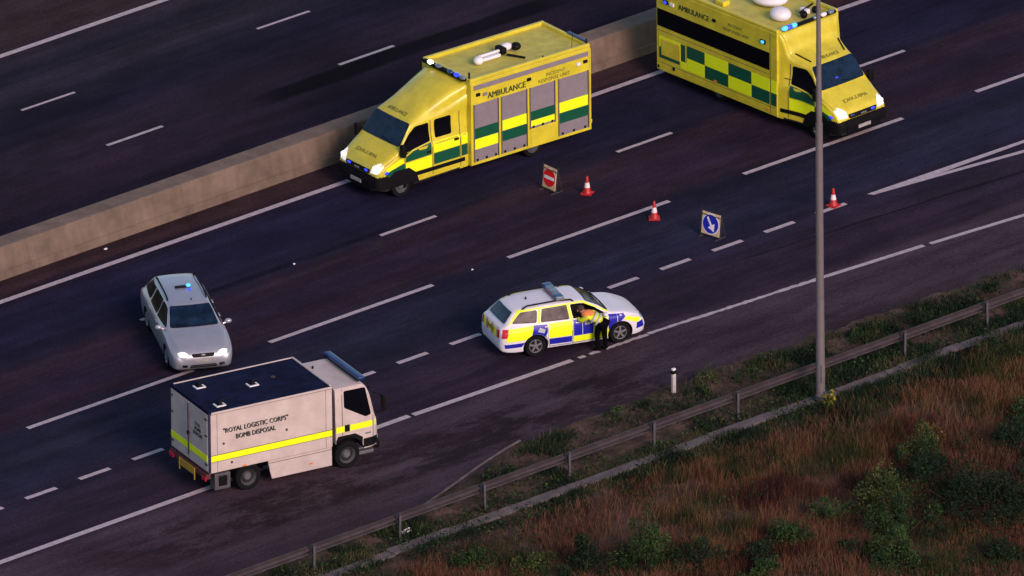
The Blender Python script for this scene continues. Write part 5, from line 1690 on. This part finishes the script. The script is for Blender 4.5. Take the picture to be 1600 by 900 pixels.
def shrub(name, label, x, y, rx_, ry_, h, nleaf, cols, lsz=.07, cat='shrub', group=None, stems=7, lobes=6, up=0.0):
    t_ = thing(name, label, cat, (x, y, float(ground_z(x, y)) - .02), 0, group)
    cen = []
    for k in range(lobes):
        a = rng.uniform(0, 2 * np.pi); q = rng.uniform(.1, 1.05)
        hh = h * rng.uniform(.18, .95) * (1.15 - .62 * q)
        cen.append((math.cos(a) * rx_ * q, math.sin(a) * ry_ * q, hh, rng.uniform(.16, .42)))
    cen.append((0, 0, h * .55, .40))
    P, Lb = [], []
    per = nleaf // len(cen)
    for i, (a, b_, z, s) in enumerate(cen):
        d = rng.normal(0, 1, (per, 3)); d /= np.linalg.norm(d, axis=1)[:, None]
        rr = rng.uniform(.45, 1.12, (per, 1)) ** .6
        P.append(np.array([a, b_, z]) + d * rr * np.array([rx_ * s, ry_ * s, h * s * rng.uniform(.6, 1.3)]))
        Lb.append(np.full(per, i))
    P = np.concatenate(P); Lb = np.concatenate(Lb)
    P[:, 2] = np.clip(P[:, 2], .02, None)
    n = len(P)
    u_ = rng.normal(0, 1, (n, 3)); u_[:, 2] += up; u_ /= np.linalg.norm(u_, axis=1)[:, None]
    v_ = np.cross(u_, rng.normal(0, 1, (n, 3))); v_ /= np.linalg.norm(v_, axis=1)[:, None]
    sz = lsz * rng.uniform(.5, 1.3, (n, 1))
    V = np.stack([P - u_ * sz, P + v_ * sz * .45, P + u_ * sz, P - v_ * sz * .45], 1).reshape(-1, 3)
    F = np.arange(n * 4).reshape(-1, 4)
    cols = np.array(cols)
    lobe_t = rng.random(len(cen))
    tt = np.clip(lobe_t[Lb] * .7 + rng.random(n) * .5, 0, .999)
    C = cols[(tt * len(cols)).astype(int)] * rng.uniform(.6, 1.35, (n, 1))
    quads_mesh('foliage', V, F, np.repeat(C, 4, axis=0), M['leaf'], t_)
    b = MB()
    for k in range(stems):
        a, b_, z, s = cen[k % len(cen)]
        b.tube([(a * .15, b_ * .15, 0), (a * .6, b_ * .6, z * .6), (a, b_, z * 1.1)], [.018, .012, .006], 5)
    b.build('stem', M['bark'], t_)
    return t_

G1 = [(.007, .018, .006), (.012, .032, .010), (.020, .050, .013), (.040, .068, .018)]
G2 = [(.004, .010, .005), (.008, .020, .008), (.013, .030, .011)]
G3 = [(.015, .035, .010), (.035, .055, .014), (.075, .080, .024)]
SH = [
    (-10.6, -17.7, .55, .55, 1.35, 1700, G1, 'tall pointed green bush at the bottom edge of the picture'),
    (-11.9, -16.6, .5, .5, .95, 1200, G2, 'narrow dark bush at the bottom edge left of the tall pointed bush'),
    (-14.1, -14.2, .55, .5, .55, 900, G1, 'small leafy bush at the bottom edge nearest the concrete channel'),
    (-7.7, -19.4, .7, .6, .55, 1000, G2, 'low straggling bush right of the tall pointed bush'),
    (-6.6, -19.1, .6, .6, .65, 1000, G1, 'scrubby green bush among russet grass, middle of the bank'),
    (-5.4, -22.3, .6, .55, 1.10, 1400, G1, 'green bush at the bottom edge under the tallest bush'),
    (-3.6, -20.5, .8, .7, 1.00, 1600, G1, 'leafy bright green bush at the front of the large thicket'),
    (-2.5, -18.8, .7, .6, .95, 1300, G3, 'yellow green bush on the left side of the large thicket'),
    (-0.9, -18.7, .8, .7, .90, 1500, G2, 'dark bush at the back of the large thicket'),
    (-1.2, -20.6, 1.0, .9, 1.00, 1900, G2, 'dark broad bush in the middle of the large thicket'),
    (-0.6, -22.1, 1.0, .9, .95, 1800, G2, 'dark dense bush on the right side of the large thicket'),
    (1.4, -21.4, 1.1, .9, 1.00, 1800, G2, 'near black bush at the right edge of the picture'),
    (-2.8, -23.7, .55, .5, .45, 800, G2, 'small dark bush alone in pale grass at the lower right'),
    (-5.8, -20.9, .45, .45, .45, 700, G2, 'small dark bush just left of the leafy thicket'),
    (-0.1, -17.3, .45, .45, 1.00, 1000, G1, 'tall narrow green bush above the thicket'),
    (2.7, -18.6, .8, .7, .80, 1400, G2, 'dark bush by the right edge above the near black one'),
    (-13.0, -15.6, .5, .4, .45, 700, G3, 'low yellowish bush near the bottom edge by the channel'),
    (-9.3, -18.4, .6, .5, .55, 900, G2, 'dark bush at the bottom edge touching the tall pointed bush on its right'),
    (-8.3, -20.2, .7, .5, .50, 900, G1, 'leafy bush on the bottom edge midway to the tallest bush'),
    (-4.4, -18.4, .5, .5, .60, 800, G1, 'small green bush in russet grass left of the yellow green one'),
    (3.6, -20.3, .9, .8, .80, 1300, G2, 'dark bush in the right corner of the thicket'),
    (4.6, -17.2, .7, .6, .60, 900, G1, 'green bush by the right edge, highest up the bank'),
]
for (x, y, a, b_, h, nl, cols, lab) in SH:
    shrub('shrub', lab, x, y, a * 1.45, b_ * 1.3, h * 1.15, int(nl * 2.8), cols, .042, 'shrub', None, 9, 18)
VP = [
    (-0.59, -9.0, .32, .28, .55, 420, G3, 'tall pale green weed on the verge right of the marker post'),
    (-1.05, -9.45, .26, .24, .34, 300, G1, 'small green weed at the foot of the marker post'),
    (-4.1, -9.1, .38, .3, .42, 520, G1, 'dark green weed clump, first left of the marker post'),
    (-3.05, -9.05, .3, .25, .30, 320, G2, 'low dark weed clump just left of the marker post'),
    (0.74, -9.5, .55, .4, .38, 600, G1, 'broad green weed clump between the lamp column and the pale weed'),
    (-6.28, -9.35, .45, .3, .32, 500, G2, 'flat weed clump beside the edging strip'),
    (2.65, -9.4, .5, .35, .36, 500, G2, 'green weed clump on the verge just left of the lamp column'),
    (4.6, -9.6, .5, .35, .40, 500, G1, 'green weed clump on the verge just right of the lamp column'),
    (6.5, -9.9, .6, .4, .42, 650, G2, 'green weed clump in front of the guardrail toward the right'),
    (9.6, -9.5, .6, .4, .42, 650, G2, 'weed clump by the hard shoulder near the right edge of the picture'),
    (-8.9, -10.0, .32, .25, .28, 350, G1, 'small weed clump between the edging strip and the guardrail'),
    (-2.2, -10.2, .35, .25, .25, 300, G3, 'low yellowish weed between marker post and guardrail'),
]
for (x, y, a, b_, h, nl, cols, lab) in VP:
    shrub('weed', lab, x, y, a, b_, h, nl, cols, .036, 'weed', None, 5, 9, .8)
shrub('flowering_weed', 'bright yellow flowering weed at the foot of the lamp column', .95, -12.62, .30, .26, .42, 420, [(.10, .11, .015), (.30, .26, .02), (.42, .34, .03), (.05, .08, .02)], .04, 'weed', None, 6, 5)
shrub('flowering_weed', 'dull yellow flowering weed in the russet grass right of the lamp column', 1.2, -16.2, .55, .5, .55, 600, [(.10, .09, .02), (.15, .12, .025), (.06, .07, .02)], .045, 'weed', None, 6, 6)
# scrub leaves merging the bushes into the grass
X, Y = scatter(170000, -20, 14, -26, -12.4)
q = vnoise(X, Y, 71, .55, 5)
thick = np.exp(-(((X + .2) / 3.4) ** 2 + ((Y + 20.4) / 2.0) ** 2)) * .30 + np.clip((-17.6 - Y - .75 * (X + 11)) * .12, 0, .10) * (X < -6) + np.exp(-((Y + 12.9 + .07 * (X + 6)) / .5) ** 2) * .12
kp = rng.random(len(X)) < np.clip((q + thick - .60) * 5, 0, 1) * .8
X, Y, q = X[kp], Y[kp], q[kp]
n = len(X)
P = np.stack([X, Y, ground_z(X, Y) + rng.uniform(.05, .55, n) * np.clip(q * 1.6, .3, 1)], -1)
u_ = rng.normal(0, 1, (n, 3)); u_[:, 2] += .6; u_ /= np.linalg.norm(u_, axis=1)[:, None]
v_ = np.cross(u_, rng.normal(0, 1, (n, 3))); v_ /= np.linalg.norm(v_, axis=1)[:, None]
sz = .040 * rng.uniform(.5, 1.5, (n, 1))
V = np.stack([P - u_ * sz, P + v_ * sz * .5, P + u_ * sz, P - v_ * sz * .5], 1).reshape(-1, 3)
hq = np.clip(vnoise(X, Y, 72, 1.2, 4) * 4.5 - .6 + rng.normal(0, .6, n), 0, 3.99).astype(int)
C = np.array([G2[0], G1[0], G1[1], G1[2]])[hq] * rng.uniform(.6, 1.4, (n, 1))
tag(quads_mesh('scrub', V, np.arange(n * 4).reshape(-1, 4), np.repeat(C, 4, axis=0), M['leaf']), 'tangled green scrub running through the russet grass', kind='stuff')
# creeping leaves behind the rail
X, Y = scatter(26000, -24, 22, -12.9, -8.6)
e = np.interp(X, EX, EY)
q = vnoise(X, Y, 44, .8, 4)
pr = np.clip((q - .46) * 7, 0, 1) * np.clip((e - Y - .15) * 2, 0, 1)
pr = np.where((Y < -11.1) & (Y > -11.7), np.maximum(pr, .55), pr)
pr = np.where(np.abs(Y + 11.89) < .17, pr * .25, pr)
kp = rng.random(len(X)) < pr
X, Y = X[kp], Y[kp]
n = len(X)
P = np.stack([X, Y, ground_z(X, Y) + rng.uniform(.02, .20, n)], -1)
u_ = rng.normal(0, 1, (n, 3)); u_ /= np.linalg.norm(u_, axis=1)[:, None]
v_ = np.cross(u_, rng.normal(0, 1, (n, 3))); v_ /= np.linalg.norm(v_, axis=1)[:, None]
sz = .042 * rng.uniform(.5, 1.4, (n, 1))
V = np.stack([P - u_ * sz, P + v_ * sz * .55, P + u_ * sz, P - v_ * sz * .55], 1).reshape(-1, 3)
C = np.array(G1)[rng.integers(0, 4, n)] * rng.uniform(.5, 1.3, (n, 1))
o = quads_mesh('ground_cover', V, np.arange(n * 4).reshape(-1, 4), np.repeat(C, 4, axis=0), M['leaf'])
tag(o, 'low leafy ground cover around the guardrail posts', kind='stuff')
